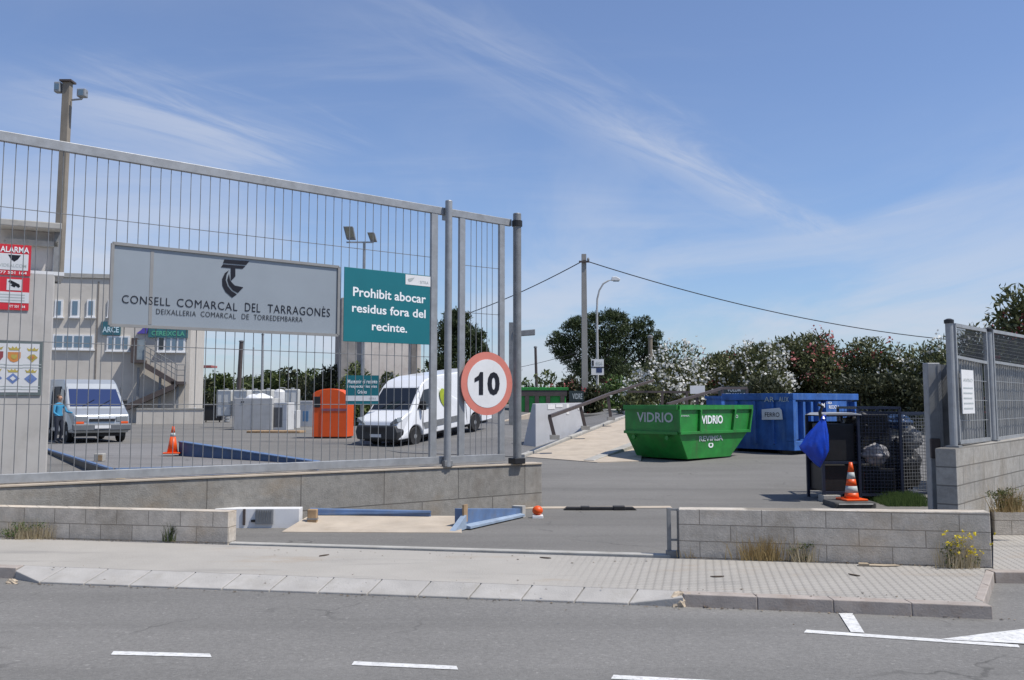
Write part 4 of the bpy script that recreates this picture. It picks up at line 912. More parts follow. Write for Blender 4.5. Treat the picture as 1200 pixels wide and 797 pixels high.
MB().box(x0, x1, -4, -3.75, -.2, zt).build('wall', M['facade'], lw2); MB().box(x0, x1 + .05, -4.05, -3.7, zt + .002, zt + .08).build('coping', M['conc'], lw2)
# mast behind the building
mp0 = ond(67, 322, 78); mt0 = ond(79.5, 97, 78); f = Frame((mp0.x, 78, 0), 0)
mast = fthing('concrete_mast', 'tall square weathered concrete mast with two small floodlights behind the booth', 'mast', f)
zt = f.at(79, 97)[1]; xt = 0.0
xm = f.at(79.5, 97)[0]
MB().hexa([(-.33, -.33, 0), (.33, -.33, 0), (.33, .33, 0), (-.33, .33, 0), (xm - .31, -.31, zt), (xm + .31, -.31, zt), (xm + .31, .31, zt), (xm - .31, .31, zt)]).build('shaft', pm('mast_concrete', (.24, .21, .17), .9, 0, .18, .5, (.12, .11, .09), .5, streak=True), mast, .03)
MB().box(xm - .5, xm + .5, -.5, .5, zt, zt + .15).build('cap', M['brown'], mast)
for sx_, lab in ((-1, 'floodlight'), (1, 'floodlight')):
    fl = MB(); 
    if sx_ < 0: fl.box(xm - .95, xm - .43, -.5, .1, zt - .95, zt - .05)
    else: fl.box(xm + 1.0, xm + 1.75, -.5, .1, zt - 1.35, zt - .65); 
    h_ = fl.build('floodlight', M['galv'], mast, .08)
    if sx_ > 0: MB().tube([(xm + .4, 0, zt - 1.5), (xm + 1.3, -.2, zt - 1.5), (xm + 1.75, -.2, zt - .9)], .09, 6).build('bracket', M['galv'], h_)
    x_ = xm - .69 if sx_ < 0 else xm + 1.37; z_ = zt - .5 if sx_ < 0 else zt - 1.0
    MB().box(x_ - .2, x_ + .2, -.53, -.51, z_ - .25, z_ + .25).build('lamp_glass', M['winglass'], h_)

# ------------------------------------------------------------------ vans
def van(root, W, H, L, prof, paint, wheels, wr, glassm, trim, tumble=.13, nose=.10, winds=None, sidewin=(), hood_trim=None):
    def hw(y, z):
        v = W / 2
        if z > 1.05: v -= tumble * ((z - 1.05) / (H - 1.05)) ** 1.3
        if y < .6: v -= nose * ((.6 - y) / .6) ** 2
        return v
    pts = list(prof); low = []
    arch = lambda cy: [(cy + (wr + .07) * math.cos(a), max(.30, wr + (wr + .07) * math.sin(a))) for a in [math.pi * k / 12 for k in range(13)]]
    zb = pts[0][1]
    lower = [(L - .02, zb)]
    for cy in sorted(wheels, reverse=True):
        a = [p for p in arch(cy)]; a[0] = (a[0][0], zb); a[-1] = (a[-1][0], zb); lower += a
    full = pts + lower[0:]
    n = len(full)
    vv = [(-hw(y, z), y, z) for y, z in full] + [(hw(y, z), y, z) for y, z in full]
    b = MB(); b.add(vv, [tuple(range(n)), tuple(range(2 * n - 1, n - 1, -1))] + [(i, i + n, (i + 1) % n + n, (i + 1) % n) for i in range(n)])
    body = b.build('body', paint, root, .05, seg=3)
    MB().box(-W / 2 + .12, W / 2 - .12, .3, L - .2, .22, .62).build('underbody', M['black'], root)
    for cy in wheels:
        for sx_ in (-1, 1):
            x = sx_ * (W / 2 - .13)
            o = MB().lathe([(wr * .6, -.1), (wr * .93, -.11), (wr, -.06), (wr, .06), (wr * .93, .11), (wr * .6, .1)], (x, cy, wr), 24, 'x').build('wheel', M['rubber'], root)
            MB().lathe([(wr * .6, -.02), (wr * .58, sx_ * .085), (wr * .25, sx_ * .1), (.04, sx_ * .105)], (x, cy, wr), 18, 'x').build('rim', M['galv'], o)
    for y in (wheels[0] + .42, wheels[0] + 1.28, wheels[-1] - .62):
        for k in (-1, 1):
            MB().tube([(k * (hw(y, z) + .001), y, z) for z in (.42, .8, 1.05, 1.4, H - .32)], .008, 4).build('panel_seam', M['black'], root)
    # windscreen
    (y0, z0), (y1, z1) = winds; dy, dz = y1 - y0, z1 - z0; ln = math.hypot(dy, dz); ny, nz = -dz / ln * .03, dy / ln * .03
    P_ = lambda y, z, k: (k * (hw(y, z) - .10), y + ny, z + nz)
    Q_ = lambda y, z, k: (k * (hw(y, z) - .10), y + ny * .1, z + nz * .1)
    MB().hexa([Q_(y0, z0, -1), Q_(y0, z0, 1), Q_(y1, z1, 1), Q_(y1, z1, -1), P_(y0, z0, -1), P_(y0, z0, 1), P_(y1, z1, 1), P_(y1, z1, -1)]).build('windscreen', glassm, root, .012)
    for xw_ in (-.45, .12): MB().tube([Vector(P_(y0, z0, 0)) + Vector((xw_, -.01, .015)), Vector(P_(y0 + dy * .35, z0 + dz * .35, 0)) + Vector((xw_ + .42, -.012, .012))], .012, 4).build('wiper', M['black'], root)
    for nm, poly, m_ in sidewin:
        for k in (-1, 1):
            mb = MB(); a = [(k * (hw(y, z) - .02), y, z) for y, z in poly]; c_ = [(k * (hw(y, z) + .012), y, z) for y, z in poly]; q = len(poly)
            mb.add(a + c_, [tuple(range(q)), tuple(range(2 * q - 1, q - 1, -1))] + [(i, i + q, (i + 1) % q + q, (i + 1) % q) for i in range(q)]); mb.build(nm, m_, root)
    return hw
# silver van
def place_mat(px, py, rz): p = onG(px, py); return (p.x, p.y, p.z)
WS, HS, LS = 1.97, 2.28, 4.7
sv_rz = R(37)
cfx = onG(119, 519)
sv = thing('silver_van', 'old silver van with open side door and orange indicators by the office building', 'van', (cfx.x, cfx.y, cfx.z), sv_rz)
prof = [(.06, .34), (.0, .52), (.02, .74), (.10, .98), (.85, 1.20), (1.62, 1.92), (1.78, 2.08), (2.1, 2.24), (4.55, 2.28), (4.68, 2.1), (4.7, .4)]
hwf = van(sv, WS, HS, LS, prof, M['silver'], (.95, 3.75), .32, M['glassreflect'], M['black'], winds=((.92, 1.25), (1.58, 1.87)),
    sidewin=(('side_window', [(1.35, 1.25), (1.75, 1.85), (2.2, 1.9), (2.2, 1.25)], M['glass']), ('rear_window', [(3.4, 1.3), (3.4, 1.9), (4.4, 1.9), (4.4, 1.3)], M['glass'])))
MB().prism([(-.95, .42), (.95, .42), (.98, .66), (-.98, .66)], -.07, .05, 'y').build('bumper', pm('grey_bumper', (.13, .14, .15), .5), sv, .04)
MB().box(-.42, .42, -.02, .1, .74, .84).build('grille', M['black'], sv, .01)
for k in (-1, 1):
    MB().prism([(k * .46, .72), (k * .86, .74), (k * .86, .93), (k * .46, .90)], -.0, .16, 'y').build('headlight', M['headlamp'], sv, .015)
    MB().prism([(k * .60, .66), (k * .86, .66), (k * .86, .735), (k * .60, .735)], -.03, .16, 'y').build('indicator', M['orange'], sv, .01)
    MB().box(k * .99 - .02, k * .99 + (.16 if k > 0 else .0), 1.28, 1.36, 1.25, 1.5).build('mirror', M['black'], sv, .03)
MB().box(-.26, .26, -.09, -.075, .5, .61).build('number_plate', M['white'], sv)
x_ = -hwf(2.8, 1.2); 
MB().hexa([(x_ - .02, 2.3, .5), (x_ + .03, 2.3, .5), (x_ + .03, 3.3, .5), (x_ - .02, 3.3, .5), (x_ + .05, 2.3, 1.98), (x_ + .12, 2.3, 1.98), (x_ + .12, 3.3, 1.98), (x_ + .05, 3.3, 1.98)]).build('door_opening', M['black'], sv)
MB().hexa([(x_ - .10, 3.3, .45), (x_ - .06, 3.3, .45), (x_ - .06, 4.4, .45), (x_ - .10, 4.4, .45), (x_ - .03, 3.3, 2.0), (x_ + .01, 3.3, 2.0), (x_ + .01, 4.4, 2.0), (x_ - .03, 4.4, 2.0)]).build('sliding_door', M['silver'], sv, .01)
# white van on the ramp
fw = onG(486, 522); rw_ = ond(555, 501, fw.y + 2.9)
wv_dir = Vector((rw_.x - fw.x, rw_.y - fw.y, 0)); wrz = math.atan2(wv_dir.y, wv_dir.x) - math.pi / 2
wpitch = R(6.5)
wvn = thing('white_van', 'white panel van with a yellow green leaf mark parked at the foot of the ramp', 'van', (0, 0, 0), wrz)
WW, HW, LW = 2.05, 2.45, 6.05
prof = [(.08, .32), (.0, .50), (.02, .78), (.12, 1.0), (.78, 1.30), (1.55, 2.12), (1.85, 2.33), (2.5, 2.45), (5.9, 2.45), (6.02, 2.3), (6.05, .4)]
hw2 = van(wvn, WW, HW, LW, prof, M['vanwhite'], (.98, 4.85), .34, M['glass'], M['black'], winds=((.82, 1.33), (1.52, 2.06)),
    sidewin=(('side_window', [(1.18, 1.32), (1.68, 1.98), (2.15, 2.0), (2.15, 1.32)], M['glass']), ('side_trim', [(1.5, .55), (1.5, .78), (4.0, .78), (4.0, .55)], M['galvd'])))
MB().prism([(-.94, .34), (.94, .34), (1.0, .62), (.9, .86), (-.9, .86), (-1.0, .62)], -.07, .35, 'y').build('bumper', pm('dark_bumper', (.03, .032, .035), .55), wvn, .05)
MB().box(-.5, .5, -.085, -.07, .62, .8).build('grille', M['black'], wvn, .01); MB().box(-.26, .26, -.10, -.085, .44, .55).build('number_plate', M['white'], wvn)
for k in (-1, 1):
    MB().prism([(k * .60, .86), (k * .98, .98), (k * .93, 1.14), (k * .62, .95)], .02, .55, 'y').build('headlight', M['headlamp'], wvn, .02)
    MB().box(k * 1.03 - .03, k * 1.03 + k * .2, 1.35, 1.45, 1.25, 1.6).build('mirror', M['black'], wvn, .04)
    MB().box(k * 1.025 - .01, k * 1.025 + .01, 2.0, 2.2, 1.14, 1.19).build('door_handle', M['black'], wvn)
lm = pm('leaf_mark', (.35, .42, .03), .5)
pts = []
for i in range(14):
    a = math.pi * 2 * i / 14; pts.append((2.86 + .24 * math.cos(a) - .1 * math.sin(a), 1.55 + .38 * math.sin(a)))
xw = hw2(3, 1.55) + .008
MB().poly([(xw, y, z) for y, z in pts]).build('leaf_mark', lm, wvn)
MB().poly([(xw + .006, y, z) for y, z in ((2.81, 1.3), (2.86, 1.3), (2.99, 1.85), (2.86, 1.7))]).build('leaf_vein', M['vanwhite'], wvn)
o = text('REC', wvn, M['letter_grey'], -.3, .3, 0, .1, 0, .01); o.location = (hw2(4.3, 1.3) + .012, 4.3, 1.22); o.rotation_euler = (0, 0, R(90))
wvn.rotation_mode = 'XYZ'; wvn.rotation_euler = (wpitch, 0, wrz)
mrot = Matrix.Rotation(wrz, 4, 'Z') @ Matrix.Rotation(wpitch, 4, 'X')
wvn.location = Vector((fw.x, fw.y, fw.z)) - mrot @ Vector((WW / 2 - .1, .98, 0)) * .91
wvn.scale = (.91, .91, .91)
# white car behind the silver van
pcar = onG(166, 494)
car = thing('white_car', 'small white car partly hidden behind the silver van', 'car', (pcar.x - .2, pcar.y, pcar.z), R(-78))
prof = [(.04, .3), (.0, .5), (.1, .72), (.9, .9), (1.5, 1.36), (2.2, 1.46), (3.2, 1.40), (3.7, .98), (3.85, .8), (3.85, .35)]
van(car, 1.65, 1.48, 3.86, prof, M['vanwhite'], (.75, 3.1), .29, M['glass'], M['black'], .2, .1, ((.98, .96), (1.46, 1.32)), (('side_window', [(1.25, .95), (1.62, 1.3), (3.1, 1.3), (3.45, .95)], M['glass']),))
for k in (-1, 1): MB().box(k * .66 - .1, k * .66 + .1, .03, .2, .56, .68).build('headlight', M['headlamp'], car, .02)
# pallets leaning on the low wall
def pallet(name, label, px, py, wpx, hpx, up):
    p = onG(px, py); s = F_PX / p.y; W, H = wpx / s, hpx / s; f = Frame(p, R(6)); o = fthing(name, label, 'pallet', f, 'pallets by the low wall'); 
    n = 5
    for i in range(n):
        t0 = i / n
        if up: MB().box(W * t0, W * (t0 + .12), -.03, .0, 0, H).build('slat', M['wood'], o)
        else: MB().box(0, W, -.03, 0, H * t0, H * (t0 + .11)).build('slat', M['wood'], o)
    for u in (0, .46, .92):
        if up: MB().box(0, W, .003, .1, H * u, H * (u + .07)).build('bearer', M['wood'], o)
        else: MB().box(W * u, W * (u + .08), .003, .1, 0, H).build('bearer', M['wood'], o)
    MB().box(0.02, W - .02, .103, .13, .02, H - .02).build('back_board', M['wood'], o)
pallet('pallet', 'pale wooden pallet stack with level boards beside the white car', 174, 494.5, 17, 19, False)
pallet('pallet', 'wooden pallet with upright boards near the foot of the office stair', 192, 494.5, 15, 20, True)

# ------------------------------------------------------------------ appliances and clothes bank
def local(px, py): p = onG(px, py); return Frame(p, 0), F_PX / p.y
def rbox(name, label, cat, px0, px1, py0, py1, depth, m, rz=0.0, parts=(), group=None, bev=.02):
    p = onG((px0 + px1) / 2, py1); s = F_PX / p.y; W = (px1 - px0) / s; H = (py1 - py0) / s; o = thing(name, label, cat, p, rz, group)
    MB().box(-W / 2, W / 2, 0, depth, 0, H).build('cabinet', m, o, bev)
    for nm, x0, x1, z0, z1, mm_ in parts: MB().box(-W / 2 + x0 * W, -W / 2 + x1 * W, -.02, -.003, z0 * H, z1 * H).build(nm, mm_, o, .004)
    return o, W, H, p
M['paleg'] = pm('pale_grey_box', (.42, .42, .41), .6, 0, .08, 2, (.25, .23, .2), .3); M['appl'] = pm('appliance_white', (.6, .6, .59), .4, 0, .06, 3, (.35, .3, .25), .25)
M['trlucent'] = pm('tank_plastic', (.58, .58, .55), .4, 0, .1, 3, bmp=.3, bscale=6)
o, W, H, p = rbox('grey_container', 'long pale grey box container heaped with white waste in the yard', 'container', 273, 319, 467, 504, 1.6, M['paleg'], R(-6), (('vent', .18, .26, .86, .9, M['black']), ('rib', .0, .02, .02, .98, M['galv']), ('rib', .48, .5, .02, .98, M['galv'])))
b = bmesh.new(); bmesh.ops.create_icosphere(b, subdivisions=3, radius=1)
for v in b.verts: v.co = Vector((v.co.x * W * .36, v.co.y * .7 + .8, H - .05 + max(v.co.z, -.1) * .28 * (1 + .15 * math.sin(8 * v.co.x))))
me = bpy.data.meshes.new('waste_heap'); b.to_mesh(me); b.free(); me.materials.append(M['white']); hp = bpy.data.objects.new('waste_heap', me); COL.objects.link(hp); hp.location = o.location; hp.rotation_euler = o.rotation_euler; tag(hp, 'white heap of foam waste rising over the grey box container', 'heap')
rbox('refrigerator', 'white refrigerator with its dark open back beside the grey container', 'refrigerator', 318, 337, 472, 504, .7, M['appl'], R(-18), (('dark_back', .04, .66, .1, .82, M['grime']), ('hinge', .68, .72, .1, .95, M['galv'])))
rbox('freezer', 'small white freezer with a blue side next to the refrigerator', 'freezer', 336, 347, 481, 502, .6, M['appl'], R(-10), (('side_panel', .0, .3, .05, .95, pm('pale_blue_panel', (.25, .33, .5))), ('handle', .8, .86, .5, .8, M['galv'])))
rbox('washing_machine', 'white washing machine behind the orange clothes bank', 'washing machine', 349, 367, 470, 500, .7, M['appl'], R(-14), (('door', .3, .7, .2, .6, pm('blue_drum', (.12, .25, .42))), ('top_panel', .05, .95, .86, .97, M['paleg'])))
rbox('flat_pallet', 'low wooden pallet under the white appliances', 'pallet', 288, 352, 505, 507.5, .9, M['wood'], R(-5), (('slat', .02, .3, .2, .9, M['wood']),))
def tank(px0, px1, py0, py1, d, label):
    a, c_ = ond(px0, py1, d), ond(px1, py0, d); W = c_.x - a.x; H = c_.z - a.z; o = thing('liquid_tank', label, 'tank', (a.x + W / 2, d, a.z), R(random.uniform(-12, 12)), 'white tanks behind the appliances')
    MB().box(-W / 2, W / 2, 0, W, .1, H).build('container', M['trlucent'], o, .06); fr = MB()
    for u in (0, .5, 1): fr.bar((-W / 2 + W * u, -.02, 0), (-W / 2 + W * u, -.02, H), .025)
    for u in (.08, .55, 1): fr.bar((-W / 2, -.02, H * u), (W / 2, -.02, H * u), .025)
    fr.build('cage_frame', M['galv'], o); MB().lathe([(.1, H), (.1, H + .08)], (0, W / 2, 0), 14).build('lid', M['galv'], o)
for a in ((253.5, 271, 457, 490, 51, 'white tank at the left end of the row behind the appliances'), (272, 290, 457, 490, 50.5, 'second white tank in the row behind the grey container'), (291, 305, 457, 490, 51.5, 'third white tank standing just left of the heap of white waste'), (305, 318, 456.5, 490, 52, 'white tank directly behind the refrigerator'), (333, 349, 456, 490, 51, 'white tank at the right end of the row near the clothes bank')): tank(*a)
p = ond(327, 490, 48.6); o = thing('water_heater', 'upright white water heater with a domed top behind the refrigerator', 'boiler', (p.x, 48.6, .15)); zt = CAM_H + (470 - 456) * 48.6 / F_PX
MB().lathe([(.2, 0), (.28, .08), (.28, zt - .3), (.22, zt - .2), (.08, zt - .15)], n=20).build('tank', M['appl'], o, smooth=False); MB().tube([(0, 0, zt - .16), (0, 0, zt - .08), (.3, 0, zt - .1)], .025, 6).build('pipe', M['galv'], o)
p = onG(250, 495); o = thing('waste_bin', 'dark wheeled waste bin in front of the white tanks', 'bin', (p.x, p.y, p.z), R(8))
MB().hexa([(-.62, 0, .12), (.5, 0, .12), (.5, .7, .12), (-.62, .7, .12), (-.7, -.05, 1.05), (.6, -.05, 1.05), (.6, .75, 1.05), (-.7, .75, 1.05)]).build('tub', M['black'], o, .03); MB().prism([(-.75, 1.06), (.65, 1.06), (.55, 1.2), (-.6, 1.25)], -.1, .8).build('lid', M['rubber'], o, .03)
for x in (-.5, .4): MB().lathe([(.08, -.03), (.08, .03)], (x, .05, .08), 12, 'x').build('wheel', M['rubber'], o)
p = onG(266, 495); o = thing('coil_stack', 'grey stack of ribbed rolls beside the dark waste bin', 'rolls', (p.x, p.y, p.z))
for k in range(5): MB().lathe([(.15, k * .2), (.2, k * .2 + .03), (.2, k * .2 + .15), (.15, k * .2 + .19)], n=16).build('roll', M['galv'], o)
# clothes bank
p = onG(386, 514); s = F_PX / p.y; W, H = 41 / s, 58 / s
ob = thing('clothes_bank', 'tall orange clothes bank with a rounded top and a side slot', 'container', (p.x, p.y, p.z), R(-4))
prof = [(-W / 2, .06), (W / 2, .06), (W / 2, H * .86), (W * .38, H * .93), (W * .2, H * .985), (0, H), (-W * .2, H * .99), (-W * .40, H * .95), (-W / 2, H * .90)]
MB().prism(prof, 0, 1.1).build('body', M['orange'], ob, .02)
MB().box(-W * .48, -W * .28, -.03, -.003, H * .62, H * .84).build('slot', M['black'], ob, .01); MB().box(-W * .26, W * .48, -.012, -.003, H * .55, H * .60).build('lettering_band', pm('violet_band', (.25, .09, .12)), ob)
MB().box(-W * .27, -W * .25, -.02, -.003, .08, H * .9).build('seam', pm('dark_orange', (.5, .05, .005)), ob); MB().box(-W / 2 + .06, W / 2 - .06, .05, 1.05, -.02, .06).build('skid', M['black'], ob)

# ------------------------------------------------------------------ floodlight pole, second notice, boundary posts
p = ond(424, 500, 33); f = Frame((p.x, 33, .15))
fp = fthing('floodlight_pole', 'thin grey pole with two floodlights above the teal notice', 'lamp post', f)
zt = f.at(423, 284)[1]; MB().tube([(0, 0, 0), (0, 0, zt)], [.07, .05], 10).build('pole', M['galv'], fp); xl, xr = f.at(406, 284)[0], f.at(438, 284)[0]
MB().bar((xl, 0, zt), (xr, 0, zt), .05).build('crossbar', M['galv'], fp)
for (px0, px1, py0, py1) in ((404, 416, 266, 280.5), (432, 441, 273, 283)):
    x0, z0 = f.at(px0, py1); x1, z1 = f.at(px1, py0); o = MB().hexa([(x0 + .06, -.02, z0), (x1 + .02, -.02, z0), (x1 + .02, .18, z0), (x0 + .06, .18, z0), (x0 - .04, -.14, z1), (x1 - .06, -.14, z1), (x1 - .06, .1, z1), (x0 - .04, .1, z1)]).build('floodlight', M['galvd'], fp, .02)
    MB().hexa([(x0 + .1, -.045, z0 + .06), (x1 - .02, -.045, z0 + .06), (x1 - .02, -.025, z0 + .06), (x0 + .1, -.025, z0 + .06), (x0 + .02, -.155, z1 - .05), (x1 - .1, -.155, z1 - .05), (x1 - .1, -.13, z1 - .05), (x0 + .02, -.13, z1 - .05)]).build('lamp_glass', pm('lamp_lens', (.3, .28, .2), .2), o)
p = onG(424, 521); f = Frame((p.x, p.y, p.z), R(4)); x0, z0 = f.at(405, 474); x1, z1 = f.at(444, 440)
tn = fthing('yard_notice', 'small teal notice with three rows of white lettering on a post by the white van', 'sign', f)
MB().box(x0, x1, -.03, 0, z0, z1).build('panel', M['teal'], tn); h = z1 - z0
MB().box(x0 + .01, x1 - .005, -.036, -.031, z0 + h * .12, z0 + h * .30).build('white_band', M['white'], tn)
text('Mantenir el recinte', tn, M['letter_white'], x0 + .06, x1 - .05, z0 + h * .72, z0 + h * .86, -.037, .012); text('i respectar les vies', tn, M['letter_white'], x0 + .06, x1 - .06, z0 + h * .54, z0 + h * .68, -.037, .012); text('Gràcies', tn, M['letter_white'], x0 + .4, x1 - .4, z0 + h * .37, z0 + h * .50, -.037, .012)
text('SITRA', tn, M['letter_grey'], x1 - .32, x1 - .08, z0 + h * .17, z0 + h * .24, -.040)
MB().tube([(0, .04, 0), (0, .04, z0 + h * .9)], .035, 8).build('post', M['galv'], tn)

# ------------------------------------------------------------------ ramps to the upper platform
a, b_, c_, d_ = onG(455, 540), onG(628, 531), ond(735, 484, 43), ond(560, 495, 43)
def sheet(name, pts, m, skirt=.9):
    mb = MB(); n = len(pts); mb.add([tuple(p) for p in pts] + [(p[0], p[1], p[2] - skirt) for p in pts], [tuple(range(n)), tuple(range(2 * n - 1, n - 1, -1))] + [(i, i + n, (i + 1) % n + n, (i + 1) % n) for i in range(n)])
    return struct(mb.build(name, m))
R0, R1 = onG(612, 536), ond(737, 487, 41)          # kerb between asphalt ramp and pale concrete
La0, La1 = onG(420, 527), ond(562, 478, 46)
Ra, Rb = R0 + Vector((-.05, 0, .02)), R1 + Vector((-.05, 0, 0))
sheet('ramp_road', [tuple(onG(470, 531) + Vector((0, 0, .02))), tuple(Ra), tuple(Rb), (Rb.x + .0, Rb.y + 14, Rb.z + .2), (La1.x, La1.y + 12, La1.z + .2), tuple(La1), tuple(fw + Vector((-2.6, 1.2, -.02)))], M['track'], 2)
Rm = onG(738, 541)
far = ond(762, 486, 41)
sheet('pale_ramp', [tuple(R0 + Vector((.12, 0, .02))), tuple(onG(700, 542.5) + Vector((0, 0, .02))), tuple(Rm + Vector((.3, .05, .02))), tuple(far), tuple(R1 + Vector((.12, 0, 0)))], M['cream'], 2)
kbm = MB(); n = Vector((.0, 0, .06))
def kerbrun(p, q, w_=.16, up=.09):
    d = Vector((q.x - p.x, q.y - p.y, 0)).normalized(); nn = Vector((d.y, -d.x, 0)) * w_ / 2
    return MB().hexa([tuple(p - nn + Vector((0, 0, -.5))), tuple(q - nn + Vector((0, 0, -.5))), tuple(q + nn + Vector((0, 0, -.5))), tuple(p + nn + Vector((0, 0, -.5))), tuple(p - nn + Vector((0, 0, up))), tuple(q - nn + Vector((0, 0, up))), tuple(q + nn + Vector((0, 0, up))), tuple(p + nn + Vector((0, 0, up)))])
struct(kerbrun(R0, R1).build('ramp_kerb', M['conc'], bevel=.015)); struct(kerbrun(onG(690, 541), ond(745, 520, onG(690, 541).y + 3.5), .3, .05).build('ramp_kerb', M['conc'], bevel=.015))
p0, p1_ = onG(500, 520.5), ond(640, 480, 44); struct(kerbrun(p0 + Vector((0, .3, 0)), p1_, .14, .05).build('ramp_kerb', M['cream'], bevel=.015))
# grey slab barrier with papers
p, q = ond(628, 517, 30), ond(684, 503, 34.5); pt, qt = ond(628, 473, 30), ond(684, 472, 34.5)
rzb = math.atan2(q.y - p.y, q.x - p.x); f = Frame((p.x, p.y, 0), rzb); Lb = (Vector((q.x - p.x, q.y - p.y))).length
ba = fthing('barrier_slab', 'upright grey slab barrier with white papers along its top beside the ramp', 'barrier', f)
MB().hexa([(0, 0, p.z - .4), (Lb, 0, q.z - .6), (Lb, .5, q.z - .6), (0, .5, p.z - .4), (0, 0, pt.z), (Lb, 0, qt.z), (Lb, .12, qt.z), (0, .12, pt.z)]).build('slab', pm('grey_slab', (.42, .43, .45), .8, 0, .06, 1.5, (.25, .24, .23), .25), ba, .015)
for u0, u1, hh_ in ((.22, .36, .16), (.38, .52, .1), (.6, .66, .35), (.86, .98, .2)): MB().box(Lb * u0, Lb * u1, -.015, -.004, pt.z - hh_ - .03, pt.z - .03).build('paper', M['white'], ba)
# brown railings
def railing(name, label, pts, posts, r=.048, group='brown railings by the ramp'):
    base = Vector(pts[0]); o = thing(name, label, 'railing', (base.x, base.y, 0), 0, group)
    L = [Vector(p) - Vector((base.x, base.y, 0)) for p in pts]
    for i in range(len(L) - 1): MB().bar(L[i], L[i + 1], r * 2).build('rail', M['brown'], o)
    for a, b_ in posts:
        a = Vector(a) - Vector((base.x, base.y, 0)); b_ = Vector(b_) - Vector((base.x, base.y, 0)); MB().bar(a, b_ + Vector((0, 0, -.02)), r * 2.2).build('post', M['brown'], o); MB().box(a.x - .14, a.x + .14, a.y - .14, a.y + .14, a.z - .05, a.z + .08).build('foot', M['conc'], o)
dd = [27.5, 31.5, 36, 41]
railing('ramp_railing', 'brown square tube railing climbing beside the pale ramp', [ond(644, 488, 27.5), ond(683, 474, 31.5), ond(716, 461, 36), ond(765, 446, 42)], [(ond(650, 513, 27.5), ond(644, 488, 27.5)), (ond(686, 502, 31.5), ond(680, 475, 31.5)), (ond(716, 491, 36), ond(712, 462, 36))])
railing('ramp_railing', 'brown railing rising behind the green skip to the dark board', [ond(782, 474, 33), ond(846, 455, 36), ond(875, 455, 36.5)], [(ond(846, 500, 36), ond(846, 455, 36)), (ond(875, 500, 36.5), ond(875, 455, 36.5))])
railing('ramp_railing', 'level brown railing in front of the oleander bushes on the upper platform', [ond(735, 459, 42), ond(800, 459.5, 42), ond(905, 461, 42)], [(ond(776, 480, 42), ond(776, 459, 42)), (ond(805, 490, 42), ond(805, 459, 42)), (ond(902, 490, 42), ond(902, 461, 42))])
# green container far left on the platform
f = Frame(ond(613, 480, 46), R(2)); gc = fthing('green_container', 'bright green open container with dark ribs on the upper platform', 'container', f)
x1, z1 = f.at(663, 454); x0, z0 = f.at(600, 481)
MB().box(x0, x1, 0, 2.2, z0 - .4, z1 - .15).build('body', M['green2'], gc, .02); MB().box(x0 - .1, x1 + .12, -.12, 2.3, z1 - .15, z1).build('rim', M['green'], gc, .02)
MB().box(x0, x1 + .05, -.1, -.002, z1 - .42, z1 - .153).build('under_rim', M['brown'], gc)
for px in (617.5, 629, 642, 659): 
    x = f.at(px, 470)[0]; MB().box(x - .10, x + .10, -.12, -.003, z0 - .35, z1 - .43).build('rib', M['brown'], gc)
# small dark boards
def bplate(name, label, px0, px1, py0, py1, d, m, words, mt, post=True):
    f = Frame(ond((px0 + px1) / 2, py1, d), R(3)); o = fthing(name, label, 'sign', f); x0, z0 = f.at(px0, py1); x1, z1 = f.at(px1, py0); h = z1 - z0
    MB().box(x0, x1, 0, .05, z0, z1).build('panel', m, o)
    for wd, u0, u1, v0, v1 in words: text(wd, o, mt, x0 + (x1 - x0) * u0, x0 + (x1 - x0) * u1, z0 + h * v0, z0 + h * v1, -.012, .015)
    if post: MB().box(-.05, .05, .053, .13, gz(d) - .2 - f.loc.z, z1 - .05).build('post', M['brown'], o)
    return o
dk = pm('dark_board', (.02, .035, .035), .6)
bplate('waste_board', 'small dark board reading VIDRE beside the concrete pole', 667, 684, 458, 471, 44, dk, (('VIDRE', .22, .9, .25, .75),), M['letter_grey'])
bplate('waste_board', 'dark board with two rows of white lettering above the green skip', 842, 876, 453, 469, 37, dk, (('VOLUM', .3, .75, .62, .9), ('DEIXALLS', .1, .92, .14, .52)), M['letter_grey'])
bplate('paper_sheet', 'blank white sheet fixed to the brown railing behind the green skip', 809, 826, 452, 461.5, 35, M['white'], (), M['white'])

# ------------------------------------------------------------------ upper platform
pa, pb_ = ond(600, 480, 43), ond(1140, 480, 43)
struct(MB().box(ond(738, 480, 41).x, 30, 41, 80, -.3, 1.15).build('upper_platform', M['conc'], bevel=.03))
struct(MB().box(-4, ond(738, 480, 41).x + .0, 46, 80, -.3, .95).build('upper_yard', M['yard']))

# ------------------------------------------------------------------ green skip
cn = onG(806, 541); SR = R(43)
SK = Frame((cn.x, cn.y, cn.z), SR)     # local: right-hand (side) face along +x, sloping end along +y, near foot corner at the origin
sk = fthing('green_skip', 'green steel skip lettered VIDRIO on both faces in front of the blue container', 'skip', SK)
s_ = F_PX / cn.y
x0t, zt = SK.at(790, 475); xm, zm = SK.at(791, 507); xf, _ = SK.at(856, 536); xr, zr = SK.at(880, 477)
Wd = 1.75; xtl = -.46
LT = xr; LB = xf
zt = zt; zm = zm
inn = .0
def ring(z, xa, xb, ya, yb): return [(xa, ya, z), (xb, ya, z), (xb, yb, z), (xa, yb, z)]
b0 = ring(.06, 0, LB, .0, Wd); b1 = ring(zm, xtl, LT - .22, -.05, Wd + .05); b2 = ring(zt - .06, xtl, LT - .05, -.05, Wd + .05)
mb = MB(); k = [(0, 1, 5, 4), (1, 2, 6, 5), (2, 3, 7, 6), (3, 0, 4, 7)]
mb.add(b0 + b1, k + [(0, 3, 2, 1)]); mb.add(b1 + b2, k)
